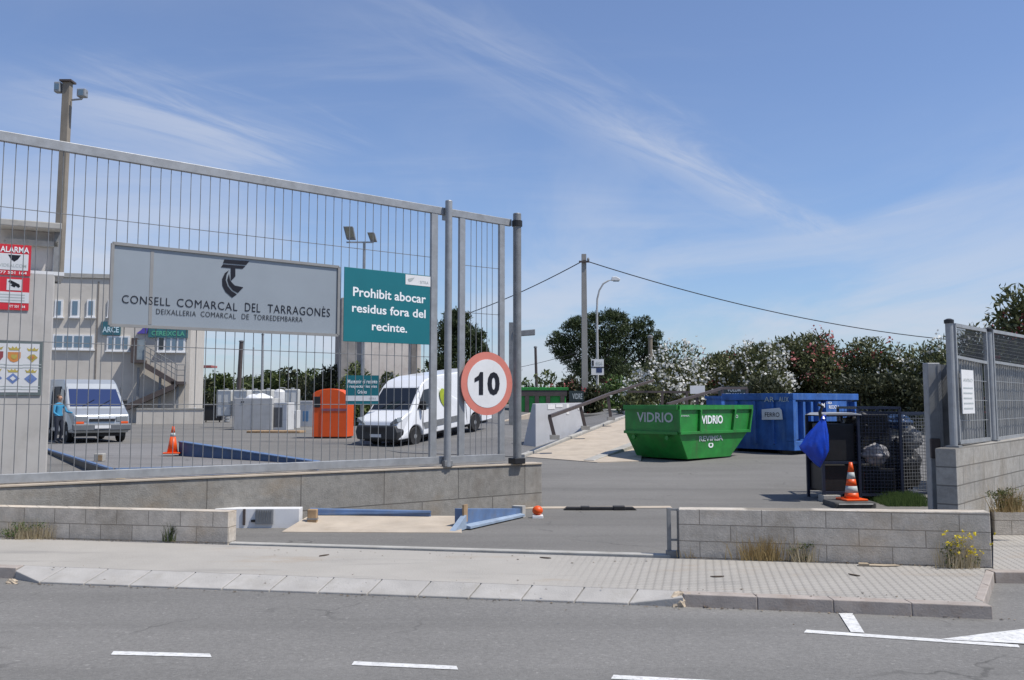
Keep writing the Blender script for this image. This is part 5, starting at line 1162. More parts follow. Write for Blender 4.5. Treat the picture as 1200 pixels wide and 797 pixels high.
i1 = [(x * .97 + .03, y * .95 + .04, z) for x, y, z in b2]; i0 = [(x * .94 + .06, y * .9 + .08, z + .08) for x, y, z in b0]
mb.add(i0 + i1, [(0, 1, 2, 3)] + [tuple(reversed(q)) for q in k])
mb.build('body', M['green'], sk, .012)
rim = MB(); 
e = .07
for a, c_ in ((0, 1), (1, 2), (2, 3), (3, 0)): rim.bar(b2[a], b2[c_], .12)
rim.build('rim', M['green'], sk)
for u in (.0, .27, .74, .985):
    x = xtl + (LT - .05 - xtl) * u; xa_ = xtl + (LT - .22 - xtl) * u; MB().hexa([(xa_ - .035, -.13, zm), (xa_ + .035, -.13, zm), (xa_ + .035, -.055, zm), (xa_ - .035, -.055, zm), (x - .035, -.13, zt - .12), (x + .035, -.13, zt - .12), (x + .035, -.055, zt - .12), (x - .035, -.055, zt - .12)]).build('rib', M['green'], sk, .008)
MB().box(xtl, LT - .22, -.125, -.052, zm - .06, zm + .02).build('side_rail', M['green'], sk, .008)
MB().box(xtl - .06, xtl - .003, -.05, Wd + .05, zm - .06, zm + .02).build('end_rail', M['green'], sk, .008)
def sktext(wd, p0, p1, y, bold=.02, m=None):
    (xa, za), (xb, zb) = SK.at(*p0, y), SK.at(*p1, y); return text(wd, sk, m or M['letter_white'], xa, xb, min(za, zb), max(za, zb), y, bold)
sktext('VIDRIO', (822.3, 497), (847, 486.5), -.062, .03)
sktext('REVIMSA', (819.5, 517.5), (847, 510), -.045, .02, M['letter_grey']); sktext('O', (830.2, 525), (836, 518), -.028, .05)
sktext('REVIMSA', (796.5, 488.5), (808, 486.3), -.062, .02, M['letter_grey']); sktext('O', (862, 490), (865, 486), -.062, .03, M['letter_grey'])
# lettering on the sloping end
o = text('VIDRIO', sk, M['letter_grey'], -.62, .62, 0, .27, 0, .02); o.location = (xtl - .012, Wd * .42, zm + (zt - zm) * .36); o.rotation_euler = (0, 0, R(-90))
for y in (.3, Wd - .3): MB().lathe([(.06, xtl - .06), (.06, xtl - .0)], (0, y, zm - .15), 12, 'x').build('lifting_lug', M['green'], sk)

# ------------------------------------------------------------------ blue container
cn = onG(925, 533); BR = R(40); BK = Frame((cn.x, cn.y, cn.z), BR)
bc = fthing('blue_container', 'large worn blue ribbed container with a white scrap note on its dark end', 'container', BK)
xr, zt = BK.at(998, 463); zt = BK.at(925, 461)[1]; Wd = 2.3
MB().box(0, xr, 0, Wd, .12, zt - .05).build('body', M['blue'], bc, .01)
n = 9; 
for i in range(n):
    x = .12 + (xr - .24) * i / (n - 1)
    if .48 < i / n < .84: continue
    MB().prism([(x - .075, -.002), (x - .06, -.2), (x + .06, -.2), (x + .075, -.002)], .45, zt - .25, 'z').build('rib', M['blue'], bc)
MB().box(xr * .50, xr * .82, -.19, -.003, .45, zt - .22).build('smooth_panel', M['blue'], bc, .01)
MB().box(-.05, xr + .05, -.21, .08, zt - .2, zt).build('top_rail', M['blue'], bc, .015); MB().box(-.05, xr + .05, -.21, -.003, .12, .40).build('bottom_rail', M['blue'], bc, .015)
MB().box(-.06, .08, -.21, .05, .405, zt - .205).build('corner_post', M['blue'], bc, .01)
MB().box(-.07, -.003, -.05, Wd + .05, zt - .2, zt).build('end_rail', M['blue'], bc, .01)
for y in (.5, 1.15, 1.8): MB().box(-.07, -.003, y - .04, y + .04, .3, zt - .22).build('end_rib', M['blue'], bc)
for y in (.3, Wd - .4): MB().box(.1, xr - .1, y, y + .15, -.02, .118).build('skid', M['black'], bc)
def bctext(wd, p0, p1, m): 
    y = -.2; (xa, za), (xb, zb) = BK.at(*p0, y), BK.at(*p1, y); text(wd, bc, m, xa, xb, min(za, zb), max(za, zb), y, .02)
bctext('M', (963, 477.5), (966.5, 472.5), M['letter_white']); bctext('AREA', (968, 473.5), (975, 470.8), M['letter_white']); bctext('RECICLA', (971.5, 479), (983.5, 475), M['letter_white'])
# the note on the dark end
def endat(px, py): 
    o_w = BK.i @ CAMP; d_ = BK.i.to_3x3() @ ray(px, py); t_ = (-.075 - o_w.x) / d_.x; p_ = o_w + d_ * t_; return p_.y, p_.z
ya, za = endat(893, 492); yb, zb = endat(917, 480)
MB().prism([(ya, za), (yb, za + .02), (yb + .03, zb - .02), (yb + .1, zb + .05), (ya, zb)], -.082, -.074, 'x').build('note', M['offwhite'], bc)
o = text('FERRO', bc, M['letter_black'], 0, abs(yb - ya) * .7, 0, abs(zb - za) * .42, 0, .0); o.location = (-.09, max(ya, yb) - abs(yb - ya) * .16, za + abs(zb - za) * .3); o.rotation_euler = (0, 0, R(-90))
for i, (w0, wd) in enumerate(((896, 'AR'), (913, 'AUX'))):
    y_, z_ = endat(w0, 471); o = text(wd, bc, M['letter_grey'], 0, .34, 0, .15, 0, .0); o.location = (-.09, y_, z_); o.rotation_euler = (0, 0, R(-90))
# second blue container behind
p = ond(846, 500, 35); f = Frame((p.x, 35, .15), R(40)); b2_ = fthing('blue_container', 'dark blue container mostly hidden behind the green skip', 'container', f)
zt2 = f.at(846, 464)[1]; MB().box(0, 2.2, 0, .7, .1, zt2 - .1).build('body', M['blue'], b2_); MB().box(-.05, 2.25, -.05, .75, zt2 - .1, zt2).build('rim', M['blue'], b2_)

# ------------------------------------------------------------------ vegetation
def leaves(blobs, n, size, aspect=.45, shell=.55, droop=0.0, up=.0, seed=0):
    r = np.random.default_rng(seed)
    B = np.array(blobs, dtype=float); wts = (B[:, 3] * B[:, 4] * B[:, 5]) ** (2 / 3); idx = r.choice(len(B), n, p=wts / wts.sum())
    d = r.normal(size=(n, 3)); d /= np.linalg.norm(d, axis=1)[:, None]
    rad = shell + (1.06 - shell) * r.random(n) ** .6; rad *= 1 + .12 * r.normal(size=n)
    P = B[idx, :3] + d * rad[:, None] * B[idx, 3:6]
    ax = d * .7 + r.normal(size=(n, 3)) * .8; ax[:, 2] += up; ax /= np.linalg.norm(ax, axis=1)[:, None]
    t = r.normal(size=(n, 3)); t -= (t * ax).sum(1)[:, None] * ax; t /= np.linalg.norm(t, axis=1)[:, None]
    L = size * (.6 + .8 * r.random(n))[:, None]; Wd = L * aspect
    v = np.stack([P - ax * L * .5, P + t * Wd * .5, P + ax * L * .5, P - t * Wd * .5], 1).reshape(-1, 3)
    return v
def quadmesh(name, v, m, parent=None, loc=None):
    n = len(v) // 4; me = bpy.data.meshes.new(name); me.vertices.add(len(v)); me.vertices.foreach_set('co', v.astype(np.float32).ravel())
    me.loops.add(n * 4); me.loops.foreach_set('vertex_index', np.arange(n * 4, dtype=np.int32)); me.polygons.add(n)
    me.polygons.foreach_set('loop_start', np.arange(0, n * 4, 4, dtype=np.int32)); me.polygons.foreach_set('loop_total', np.full(n, 4, np.int32)); me.update(calc_edges=True)
    me.materials.append(m); o = bpy.data.objects.new(name, me); COL.objects.link(o)
    if parent: o.parent = parent
    return o
M['bark'] = pm('bark', (.10, .075, .055), .95, 0, .3, 6, bmp=.5, bscale=20)
M['pine'] = leafmat('pine_needles', (.018, .032, .012), (.07, .095, .035), .15); M['olean'] = leafmat('oleander_leaves', (.04, .055, .02), (.175, .185, .085), .25)
M['scrub'] = leafmat('scrub_leaves', (.03, .05, .015), (.13, .16, .05), .22); M['dark'] = leafmat('dark_leaves', (.022, .03, .014), (.08, .085, .04), .15)
M['green_l'] = leafmat('fresh_leaves', (.04, .08, .02), (.13, .2, .06), .25); M['fl_white'] = leafmat('white_petals', (.6, .6, .55), (.82, .82, .78), .3); M['fl_pink'] = leafmat('pink_petals', (.5, .12, .12), (.7, .3, .28), .3)
M['fl_red'] = leafmat('red_petals', (.28, .04, .05), (.45, .12, .12), .3); M['fl_yel'] = leafmat('yellow_petals', (.6, .48, .02), (.75, .62, .06), .2)
M['dry'] = leafmat('dry_grass', (.25, .17, .07), (.46, .34, .15), .3); M['straw'] = leafmat('straw', (.33, .27, .16), (.55, .46, .3), .3)
def plant(name, label, cat, px, top, wpx, d, leafm, n, size, flower=None, nf=0, fsize=.12, zbase=None, group=None, seed=1, hfrac=.15, depth=1.0, clump=9, aspect=.32, trunk=True, flat=1.0, up=.5, trunk_r=.09, shell=.5, fl_low=0):
    s = F_PX / d; pt = ond(px, top, d); zb = gz(d) if zbase is None else zbase; H = pt.z - zb; W = wpx / s
    o = thing(name, label, cat, (pt.x, d, zb), 0, group); r = np.random.default_rng(seed)
    bl = []
    for i in range(clump):
        a = r.random() * 6.283; q = r.random() ** .5; zz = hfrac + (1 - hfrac) * r.random()
        wz = math.sin(math.pi * min(.95, .25 + .62 * (zz - hfrac) / (1 - hfrac))) ** .8
        rr_ = (.20 + .14 * r.random())
        bl.append((W * .36 * q * math.cos(a) * wz, W * .36 * q * math.sin(a) * wz * depth, H * (zz * .84 + .02), W * rr_, W * rr_ * depth, H * rr_ * .62 * flat))
    bl.append((0, 0, H * .86, W * .2, W * .2 * depth, H * .14)); bl.append((W * .05, 0, H * (hfrac + .3), W * .34, W * .34 * depth, H * .28))
    v = leaves(bl, n, size, aspect, shell, up=up, seed=seed + 50); v[:, 2] = np.maximum(v[:, 2], .02); v[:, 2] = np.minimum(v[:, 2], H * 1.03)
    quadmesh('crown', v, leafm, o)
    if trunk:
        mb = MB()
        k = 5
        for i in range(k):
            a = i * 6.283 / k + r.random(); b_ = bl[i]; mb.tube([(trunk_r * .8 * math.cos(a), trunk_r * .8 * math.sin(a), -.2), (b_[0] * .4, b_[1] * .4, H * .35), (b_[0], b_[1], max(b_[2], H * .4))], [trunk_r * .7, trunk_r * .5, trunk_r * .2], 6)
        mb.build('trunk', M['bark'], o)
    if flower is not None and nf:
        B = np.array(bl); idx = r.integers(0, len(B), nf); dd_ = r.normal(size=(nf, 3)); dd_[:, 1] = -abs(dd_[:, 1]) ; dd_ /= np.linalg.norm(dd_, axis=1)[:, None]
        C_ = B[idx, :3] + dd_ * B[idx, 3:6] * 1.2
        if fl_low: C_[:, 2] *= fl_low
        per = 9; C2 = np.repeat(C_, per, 0) + r.normal(size=(nf * per, 3)) * fsize * .8
        ax = r.normal(size=(nf * per, 3)); ax /= np.linalg.norm(ax, axis=1)[:, None]; t = np.cross(ax, r.normal(size=(nf * per, 3))); t /= np.linalg.norm(t, axis=1)[:, None]
        L = fsize * (.5 + .6 * r.random(nf * per))[:, None]
        v = np.stack([C2 - ax * L * .5, C2 + t * L * .45, C2 + ax * L * .5, C2 - t * L * .45], 1).reshape(-1, 3); v[:, 2] = np.maximum(v[:, 2], .05)
        quadmesh('blossom', v, flower, o)
    return o
HG = 'oleander bushes along the upper platform'
zp = 1.15
hedge = [(795, 402, 96, 46, 'fl_white', 260, 'white flowered oleander nearest the small wooden pole'), (842, 413, 66, 48, 'fl_red', 16, 'dark oleander with a few red blossoms between two white ones'), (888, 402, 70, 45, 'fl_white', 150, 'oleander with clusters of white flowers above the blue container'), (920, 396, 54, 47, 'fl_white', 26, 'tall sparse oleander with few white flowers left of the tallest bush'),
         (960, 388, 76, 46, 'fl_pink', 34, 'tallest dark oleander with sparse pink blossoms behind the container'), (1010, 398, 66, 45, 'fl_red', 34, 'dark oleander with red pink blossoms right of the tallest bush'), (1052, 404, 66, 44, 'fl_white', 40, 'dark oleander with few white flowers above the wire cages'), (1096, 399, 70, 43, 'fl_white', 60, 'oleander with white flowers beside the fence post')]
for i, (px, top, wpx, d, fl, nf, lab) in enumerate(hedge):
    plant('oleander_bush', lab, 'bush', px, top, wpx * 1.3, d, M['olean'], 9500, .23, M[fl], nf, .17, .15, HG, 20 + i, .05, .9, 12)
for i, (px, top, wpx, d, lab, m_) in enumerate(((1000, 440, 90, 41.5, 'low dark shrub under the oleanders behind the trolley', 'dark'), (1062, 440, 90, 41, 'low dark shrub under the oleanders behind the wire cages', 'dark'), (895, 440, 80, 42.6, 'low dark shrub behind the blue container', 'dark'), (760, 452, 60, 43.5, 'low leafy shrub with white flowers at the head of the pale ramp', 'olean'))):
    plant('shrub', lab, 'bush', px, top, wpx, d, M[m_], 5200, .25, M['fl_white'], 14 if m_ == 'olean' else 0, .13, .15, 'low shrubs under the oleanders', 60 + i, .03, .8, 9)
plant('oleander_bush', 'red flowered oleander rising behind the fence at the right edge', 'bush', 1200, 338, 105, 19, M['olean'], 6000, .17, M['fl_red'], 46, .09, 0, 'oleanders behind the right fence', 91, .1, .9, 12)
plant('oleander_bush', 'white flowered oleander seen through the narrow mesh panel', 'bush', 1140, 382, 80, 20, M['olean'], 4200, .16, M['fl_white'], 36, .09, 0, 'oleanders behind the right fence', 92, .1, .9, 12)
# pines
def pine(name, label, px, top, wpx, basepx, d, n, seed, bl_px, size=.34, group=None):
    o = thing(name, label, 'tree', (ond(px, top, d).x, d, .15), 0, group); s = F_PX / d; bl = []
    for bx, by, rx_, ry_ in bl_px:
        q = ond(bx, by, d); bl.append((q.x - o.location.x, random.Random(bx * by).uniform(-1, 1) * rx_ / s * .7, q.z - .15, rx_ / s, rx_ / s, ry_ / s))
    rr3 = random.Random(seed); sub = []
    for b_ in bl:
        for _ in range(7):
            a = rr3.random() * 6.283; e_ = rr3.uniform(-.9, 1.2); q_ = .82
            sub.append((b_[0] + q_ * b_[3] * math.cos(a) * math.cos(e_), b_[1] + q_ * b_[4] * math.sin(a) * math.cos(e_), b_[2] + q_ * b_[5] * math.sin(e_), b_[3] * .42, b_[4] * .42, b_[5] * .34))
    quadmesh('crown', np.concatenate([leaves(sub, int(n * 1.5), size * .8, .22, .2, up=.9, seed=seed), leaves(bl, int(n * .75), size * .9, .24, .1, up=.6, seed=seed + 1)]), M['pine'], o)
    H = max(b_[2] for b_ in bl); mb = MB(); mb.tube([(0, 0, -.2), (.1, 0, H * .4), (0, 0, H * .85)], [.28, .2, .08], 8)
    for b_ in bl[:7]: mb.tube([(0.05, 0, H * .35), (b_[0] * .5, b_[1] * .5, (H * .35 + b_[2]) / 2), b_[:3]], [.11, .08, .04], 6)
    mb.build('trunk', M['bark'], o); return o
pine('pine_tree', 'large dark spreading pine behind the concrete pole and the street lamp', 708, 365, 120, 455, 72, 15000, 5, [(672, 392, 18, 17), (690, 386, 20, 18), (716, 383, 20, 18), (740, 385, 17, 15), (752, 402, 15, 15), (765, 410, 9, 10), (662, 408, 15, 13), (680, 415, 24, 20), (710, 412, 28, 22), (740, 422, 22, 20), (655, 415, 8, 6), (690, 440, 26, 18), (730, 443, 26, 16), (760, 432, 12, 14), (725, 372, 12, 8), (676, 378, 11, 8), (766, 396, 12, 12), (770, 420, 14, 16), (752, 380, 12, 10), (652, 400, 12, 12), (700, 372, 12, 8), (772, 440, 12, 16)])
pine('pine_tree', 'dark pine seen between the gate posts behind the white van', 540, 362, 70, 450, 60, 8000, 6, [(535, 378, 16, 16), (520, 398, 18, 22), (552, 398, 16, 18), (560, 412, 12, 14), (535, 420, 26, 22), (548, 440, 26, 16), (518, 436, 18, 16)])
for i, (px, top, wpx, d, lab, m_, fl, nf) in enumerate(((640, 434, 60, 56, 'mixed dark shrub left of the concrete pole', 'scrub', 'fl_pink', 8), (668, 440, 44, 54, 'reddish shrub at the foot of the concrete pole', 'dark', 'fl_pink', 12), (722, 440, 54, 54, 'fresh green shrub right of the lamp post', 'green_l', 'fl_red', 4), (690, 452, 40, 50, 'low dark shrub between the pole and the lamp post', 'dark', 'fl_red', 8), (745, 455, 46, 49, 'pale flowered low shrub at the top of the brown railing', 'scrub', 'fl_white', 14))):
    plant('shrub', lab, 'bush', px, top, wpx, d, M[m_], 2400, .3, M[fl], nf, .14, .15, 'shrubs behind the ramp', 120 + i, .03, .8, 9)
for i, (px, top, wpx, lab) in enumerate(((418, 424, 60, 'leafy climber left of the pale wall behind the notice'), (455, 436, 56, 'green shrub in the middle below the pale concrete wall'), (492, 432, 50, 'green climber at the right end of the pale concrete wall'), (388, 428, 54, 'dark shrub behind the orange clothes bank'))):
    plant('shrub', lab, 'bush', px, top, wpx, 56 + i * .7, M['scrub' if i < 3 else 'dark'], 2200, .34, None, 0, .1, .15, 'shrubs before the pale wall', 140 + i, .03, .7, 8)
far = [(240, 446, 30), (262, 440, 34), (288, 444, 32), (312, 436, 36), (338, 432, 36), (366, 434, 34), (392, 436, 34)]
names = ['leftmost far tree at the office corner', 'second far tree beyond the waste bin', 'far tree above the left tanks', 'far tree above the grey container', 'rounded far tree above the refrigerator', 'far tree left of the clothes bank', 'far tree above the orange clothes bank']
for i, (px, top, wpx) in enumerate(far):
    plant('far_tree', names[i], 'tree', px, top - 2, wpx * 1.5, 130 + (i % 3) * 8, M['scrub' if i % 2 else 'dark'], 1300, 1.0, None, 0, .1, .15, 'trees along the far edge of the yard', 160 + i, .02, .8, 8, trunk_r=.2)
hb = [leaves([(x, 175 + (x % 7), 2.2, 9, 4, 3.5 + (x * 37 % 5) * .3) for x in range(-75, 90, 8)], 9000, 1.1, .5, .4, seed=9)]
o = quadmesh('far_woodland', hb[0], M['scrub']); o['kind'] = 'stuff'
# weeds
def tuft(name, label, cat, px, py, wpx, hpx, m, n, seed, flower=None, nf=0, dfix=None, green=None):
    p = onz(px, py, 0.0) if dfix is None else ond(px, py, dfix); s = F_PX / p.y; W, H = wpx / s, hpx / s; o = thing(name, label, cat, (p.x, p.y, p.z)); r = np.random.default_rng(seed)
    vs_ = []; 
    for i in range(n):
        bx = r.normal() * W * .2; by = r.normal() * W * .06; a = r.normal() * .5 + bx / W * .9; h = H * (.35 + .65 * r.random()); c_ = a * h * .55
        wd = .0025 + .003 * r.random(); z0 = 0; prev = (bx, by, 0); yy = r.normal() * h * .12
        q = [(bx, by, 0), (bx + c_ * .35, by + yy * .4, h * .55), (bx + c_, by + yy, h * (1 - .25 * abs(a)))]
        for j in range(2): 
            (xa, ya, za), (xb, yb, zb) = q[j], q[j + 1]; wj = wd * (1 - .5 * j); wk = wd * (.5 if j == 0 else .1); vs_ += [(xa - wj, ya, za), (xa + wj, ya, za), (xb + wk, yb, zb), (xb - wk, yb, zb)]
    quadmesh('blade', np.array(vs_), m, o)
    if green is not None:
        quadmesh('foliage', np.clip(leaves([(r.normal() * W * .2, 0, H * (.12 + .6 * r.random()), W * .16, W * .1, H * .16) for _ in range(8)], n * 2, .028, .4, .3, seed=seed), [-9, -9, .004], [9, 9, 9]), green, o)
    if flower is not None:
        C_ = np.stack([r.normal(size=nf) * W * .24, r.normal(size=nf) * W * .08 - .02, H * (.3 + .7 * r.random(nf))], 1); per = 6; C2 = np.repeat(C_, per, 0) + r.normal(size=(nf * per, 3)) * .008
        ax = r.normal(size=(nf * per, 3)); ax /= np.linalg.norm(ax, axis=1)[:, None]; t = np.cross(ax, r.normal(size=(nf * per, 3))); t /= np.linalg.norm(t, axis=1)[:, None]
        quadmesh('blossom', np.stack([C2 - ax * .011, C2 + t * .009, C2 + ax * .011, C2 - t * .009], 1).reshape(-1, 3), flower, o)
    return o
tuft('weed', 'sprawling pale green weed at the foot of the left block wall', 'weed', 32, 631.5, 66, 26, M['straw'], 240, 1, green=M['green_l'])
tuft('weed', 'narrow dark weed growing up the left block wall', 'weed', 203, 634.5, 24, 26, M['scrub'], 120, 2, green=M['dark'])
tuft('dry_grass', 'tawny dry grass clump against the long block wall', 'grass', 905, 656, 80, 34, M['dry'], 700, 3)
tuft('weed', 'bushy grey green weed beside the tawny grass clump', 'weed', 943, 658, 46, 28, M['straw'], 120, 4, green=M['scrub'])
tuft('flowering_weed', 'tall weed with small yellow flowers at the end of the long block wall', 'weed', 1124, 666, 56, 42, M['straw'], 130, 5, M['fl_yel'], 40, green=M['scrub'])
tuft('dry_grass', 'sparse dry tuft near the left end of the long block wall', 'grass', 818, 653, 36, 14, M['dry'], 120, 6)
tuft('dry_grass', 'dry weeds growing against the tall right wall', 'grass', 1185, 600, 50, 34, M['dry'], 300, 7, dfix=10.95, green=M['scrub'])
# grass patch by the pillar
p = onG(1062, 593); r = np.random.default_rng(4); vs_ = []
for i in range(2600):
    x = r.uniform(-.36, .36); y = r.uniform(-.1, .75); h = r.uniform(.10, .22) * (1 - .5 * max(0, -x - .1) / .26); a = r.normal() * .05; vs_ += [(x - .006, y, 0), (x + .006, y, 0), (x + a + .002, y, h), (x + a - .002, y, h)]
o = quadmesh('grass_patch', np.array(vs_), M['green_l']); o.location = p; o['kind'] = 'stuff'
# rubble at the kerb ends
def rubble(name, label, px, py, z, wpx, m, seed):
    p = onz(px, py, z); s = F_PX / p.y; r = random.Random(seed); b = bmesh.new(); bmesh.ops.create_icosphere(b, subdivisions=3, radius=1); W = wpx / s / 2
    for v in b.verts:
        k = 1 + .22 * math.sin(5 * v.co.x + seed) * math.sin(6 * v.co.y + 1) + .12 * math.sin(13 * v.co.z + 9 * v.co.x) + r.uniform(-.1, .1); v.co = Vector((v.co.x * W * k, v.co.y * W * .5 * k, max(0, v.co.z) * W * .8 * k))
    me = bpy.data.meshes.new(name); b.to_mesh(me); b.free(); me.materials.append(m); o = bpy.data.objects.new(name, me); COL.objects.link(o); o.location = p; tag(o, label, 'rubble')
M['rub'] = pm('broken_mortar', (.46, .38, .28), .95, 0, .3, 14, (.2, .15, .1), .4, .8, 30)
rubble('rubble', 'pale broken mortar lump at the end of the dropped kerb', 800, 709.5, -.1, 36, M['rub'], 3); rubble('rubble', 'small mortar lump at the left kerb end', 14, 684, -.1, 13, M['rub'], 5)
p = onz(1030, 663.5); o = thing('cardboard_piece', 'flat torn piece of cardboard on the pavement by the long wall', 'litter', (p.x, p.y, .006), R(-6)); MB().prism([(-.2, -.03), (.02, -.05), (.2, -.01), (.17, .03), (-.18, .04)], 0, .008, 'z').build('sheet', pm('cardboard', (.4, .33, .24), .9), o); MB().prism([(-.2, -.03), (-.1, -.04), (-.1, .035), (-.18, .04)], .009, .02, 'z').build('flap', pm('cardboard_flap', (.36, .29, .2), .9), o)
lab_l = ['brown dry leaf on the tiled pavement', 'dark twig lying by the right kerb', 'dark brown leaf near the middle of the pavement', 'small dark leaf on the left part of the pavement', 'dry leaf on the right part of the pavement']
for i, (px, py, z) in enumerate(((840, 676, 0.004), (826, 710.5, -.094), (640, 654, .004), (380, 651, .004), (1000, 674, .004))):
    p = onz(px, py, z); o = MB().prism([(-.06, 0), (-.02, -.014), (.05, -.004), (.07, .012), (0, .016)], 0, .008, 'z').build('dry_leaf', M['bark'], None, loc=(p.x, p.y, p.z), rz=i * 1.3); tag(o, lab_l[i], 'litter')

# ------------------------------------------------------------------ poles, lamp, cables, pale wall
d = 50; f = Frame(ond(685.5, 478, d), 0)
xt, zt = f.at(684.2, 298)
up = fthing('utility_pole', 'tall square concrete utility pole in front of the big pine', 'pole', f)
MB().tube([(0, 0, -.3), (xt, 0, zt)], [.24, .17], 4).build('shaft', pm('pole_concrete', (.30, .285, .26), .9, 0, .12, 1, (.15, .14, .12), .4, streak=True), up)
MB().box(xt - .28, xt + .28, -.22, -.15, zt - .48, zt - .38).build('cable_bracket', M['brown'], up)
MB().lathe([(.05, zt - .38), (.07, zt - .3), (.04, zt - .22)], (xt + .22, -.18, 0), 10).build('insulator', M['galvd'], up)
# overhead cables: sagging spans from the pole
def cable(name, label, a, b_, sag, r=.028):
    a, b_ = Vector(a), Vector(b_); pts = []
    for i in range(25):
        u = i / 24; p = a.lerp(b_, u); p.z -= sag * 4 * u * (1 - u); pts.append(p)
    tag(MB().tube(pts, r, 5).build(name, M['black']), label, 'cable', 'overhead cables')
top = f.m @ Vector((xt, -.15, zt - .35))
cable('overhead_cable', 'long dark overhead cable running down to the right from the concrete pole', top, ond(1230, 404, 62), 1.1)
cable('overhead_cable', 'dark overhead cable running down to the left from the concrete pole', top, ond(430, 392, 75), .9)
cable('overhead_cable', 'thin lower cable leaving the small wooden pole to the right', ond(762, 405, 55), ond(1000, 432, 58), .2, .02)
cable('overhead_cable', 'thin low cable seen left of the pine between the posts', ond(560, 437, 80), ond(700, 405, 60), .3, .018)
# street lamp
f = Frame(ond(700, 470, 52), 0); s_ = F_PX / 52
lp = fthing('street_lamp', 'slim curved street lamp right of the concrete pole', 'street lamp', f)
pts = [f.at(px, py) for px, py in ((700, 478), (700, 420), (699.5, 365), (700, 350), (702.5, 340), (707, 332.5), (713, 329), (718, 327.8))]
MB().tube([(x, 0, z) for x, z in pts], [.09, .075, .06, .055, .05, .05, .045, .045], 8).build('pole', pm('lamp_pole_paint', (.42, .42, .41), .5), lp)
x0, z0 = f.at(716, 329); x1, z1 = f.at(727, 325)
MB().prism([(x0, z0), (x0 + .05, z1 + .02), (x0 + .3, z1 + .03), (x1, z0 + .1), (x1 - .05, z0 - .02)], -.12, .12).build('lamp_head', M['white'], lp, .03)
MB().box(x0 + .12, x1 - .08, -.09, .09, z0 - .04, z0 - .012).build('lamp_glass', M['winglass'], lp)
f2_ = Frame(ond(700, 440, 51.7), R(6)); ps_ = fthing('pole_sign', 'small white and blue printed sign fixed to the street lamp', 'sign', f2_)
x0, z0 = f2_.at(693, 439.5); x1, z1 = f2_.at(707.5, 421); h = z1 - z0
MB().box(x0, x1, 0, .04, z0, z1).build('panel', M['white'], ps_); nb_ = pm('sign_navy', (.03, .05, .13), .5)
MB().box(x0 + .04, x0 + .14, -.012, -.003, z0 + h * .58, z0 + h * .92).build('figure_mark', M['letter_black'], ps_); MB().box(x0 + (x1 - x0) * .4, x1 - .1, -.012, -.003, z0 + h * .16, z0 + h * .44).build('dark_field', nb_, ps_)
MB().box(x0, x1, -.012, -.003, z0 + h * .46, z0 + h * .52).build('divider', M['letter_black'], ps_); text('IESA', ps_, M['letter_grey'], x0 + (x1 - x0) * .38, x1 - .06, z0 + h * .64, z0 + h * .84, -.014, .02)
MB().tube([(0, .08, -.3), (0, .08, h * .7)], .04, 6).build('clamp', M['galv'], ps_)
# other poles
def simplepole(name, label, px0, py0, px1, py1, d, r, m, extra=None):
    f = Frame(ond(px0, py0, d), 0); o = fthing(name, label, 'pole', f); x, z = f.at(px1, py1); MB().tube([(0, 0, -.2), (x, 0, z)], [r * 1.15, r], 8).build('shaft', m, o); MB().lathe([(r * 1.3, z - .05), (r * 1.3, z + .06), (r * .4, z + .12)], (x, 0, 0), 8).build('cap', M['galvd'], o); return o, f
simplepole('wooden_pole', 'small weathered wooden pole at the left end of the oleanders', 762.5, 480, 762, 395, 55, .13, pm('pole_wood', (.2, .17, .13), .9, 0, .2, 4))
simplepole('wooden_pole', 'dark distant pole left of the concrete pole', 629, 460, 627.5, 407, 90, .13, M['brown'])
simplepole('wooden_pole', 'leaning brown distant pole above the far trees', 279, 470, 283, 400, 110, .24, M['brown'])
simplepole('mast', 'thin grey distant mast above the far trees', 307, 470, 308, 392, 110, .14, M['galv'])
simplepole('mast', 'second thin grey distant mast above the far trees', 296, 470, 297, 408, 112, .08, M['galv'])
# lamp on a post behind the gate end
f = Frame(onG(599, 513), R(0)); ql = fthing('wall_lamp', 'dark grey post with a flat lamp arm behind the end gate post', 'lamp', f)
x, z = f.at(598.5, 378); MB().box(-.09, .09, -.09, .09, -.1, z).build('post', M['galvd'], ql); x0, z0 = f.at(601, 394); x1, z1 = f.at(627, 386)
MB().hexa([(x0, -.12, z0 - .02), (x1, -.12, z0 + .04), (x1, .12, z0 + .04), (x0, .12, z0 - .02), (x0, -.12, z1 - .08), (x1, -.12, z1), (x1, .12, z1), (x0, .12, z1 - .08)]).build('lamp_arm', M['galvd'], ql, .02)
# pale concrete building behind the white van
dW = 58; f = Frame(ond(548, 470, dW), R(16)); pw = fthing('concrete_building', 'tall pale bare concrete building behind the teal notice and white van', 'building', f)
xa, za = f.at(428, 350); xb, zb = f.at(494, 350); za = f.at(430, 345)[1]
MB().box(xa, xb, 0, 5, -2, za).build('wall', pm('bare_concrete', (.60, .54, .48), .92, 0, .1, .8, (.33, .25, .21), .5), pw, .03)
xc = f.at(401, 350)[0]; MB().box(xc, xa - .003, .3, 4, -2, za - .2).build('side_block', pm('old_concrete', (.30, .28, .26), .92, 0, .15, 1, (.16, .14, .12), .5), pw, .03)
xd = f.at(482, 400)[0]; MB().box(xd, xd + .35, -.12, -.003, -2, za - .3).build('down_pipe', M['joint'], pw)
# red canopy far off at the office corner
f = Frame(ond(243, 470, 95), 0); rc = fthing('far_canopy', 'small faded red canopy on a post beyond the office corner', 'canopy', f)
x0, z0 = f.at(234, 431); x1, z1 = f.at(251, 428.5); MB().box(x0, x1, -1, 1, z0, z1).build('roof', pm('faded_red_roof', (.35, .1, .09), .6), rc); MB().tube([(x0 + .3, 0, -.1), (x0 + .3, 0, z0)], .1, 6).build('post', M['galvd'], rc)

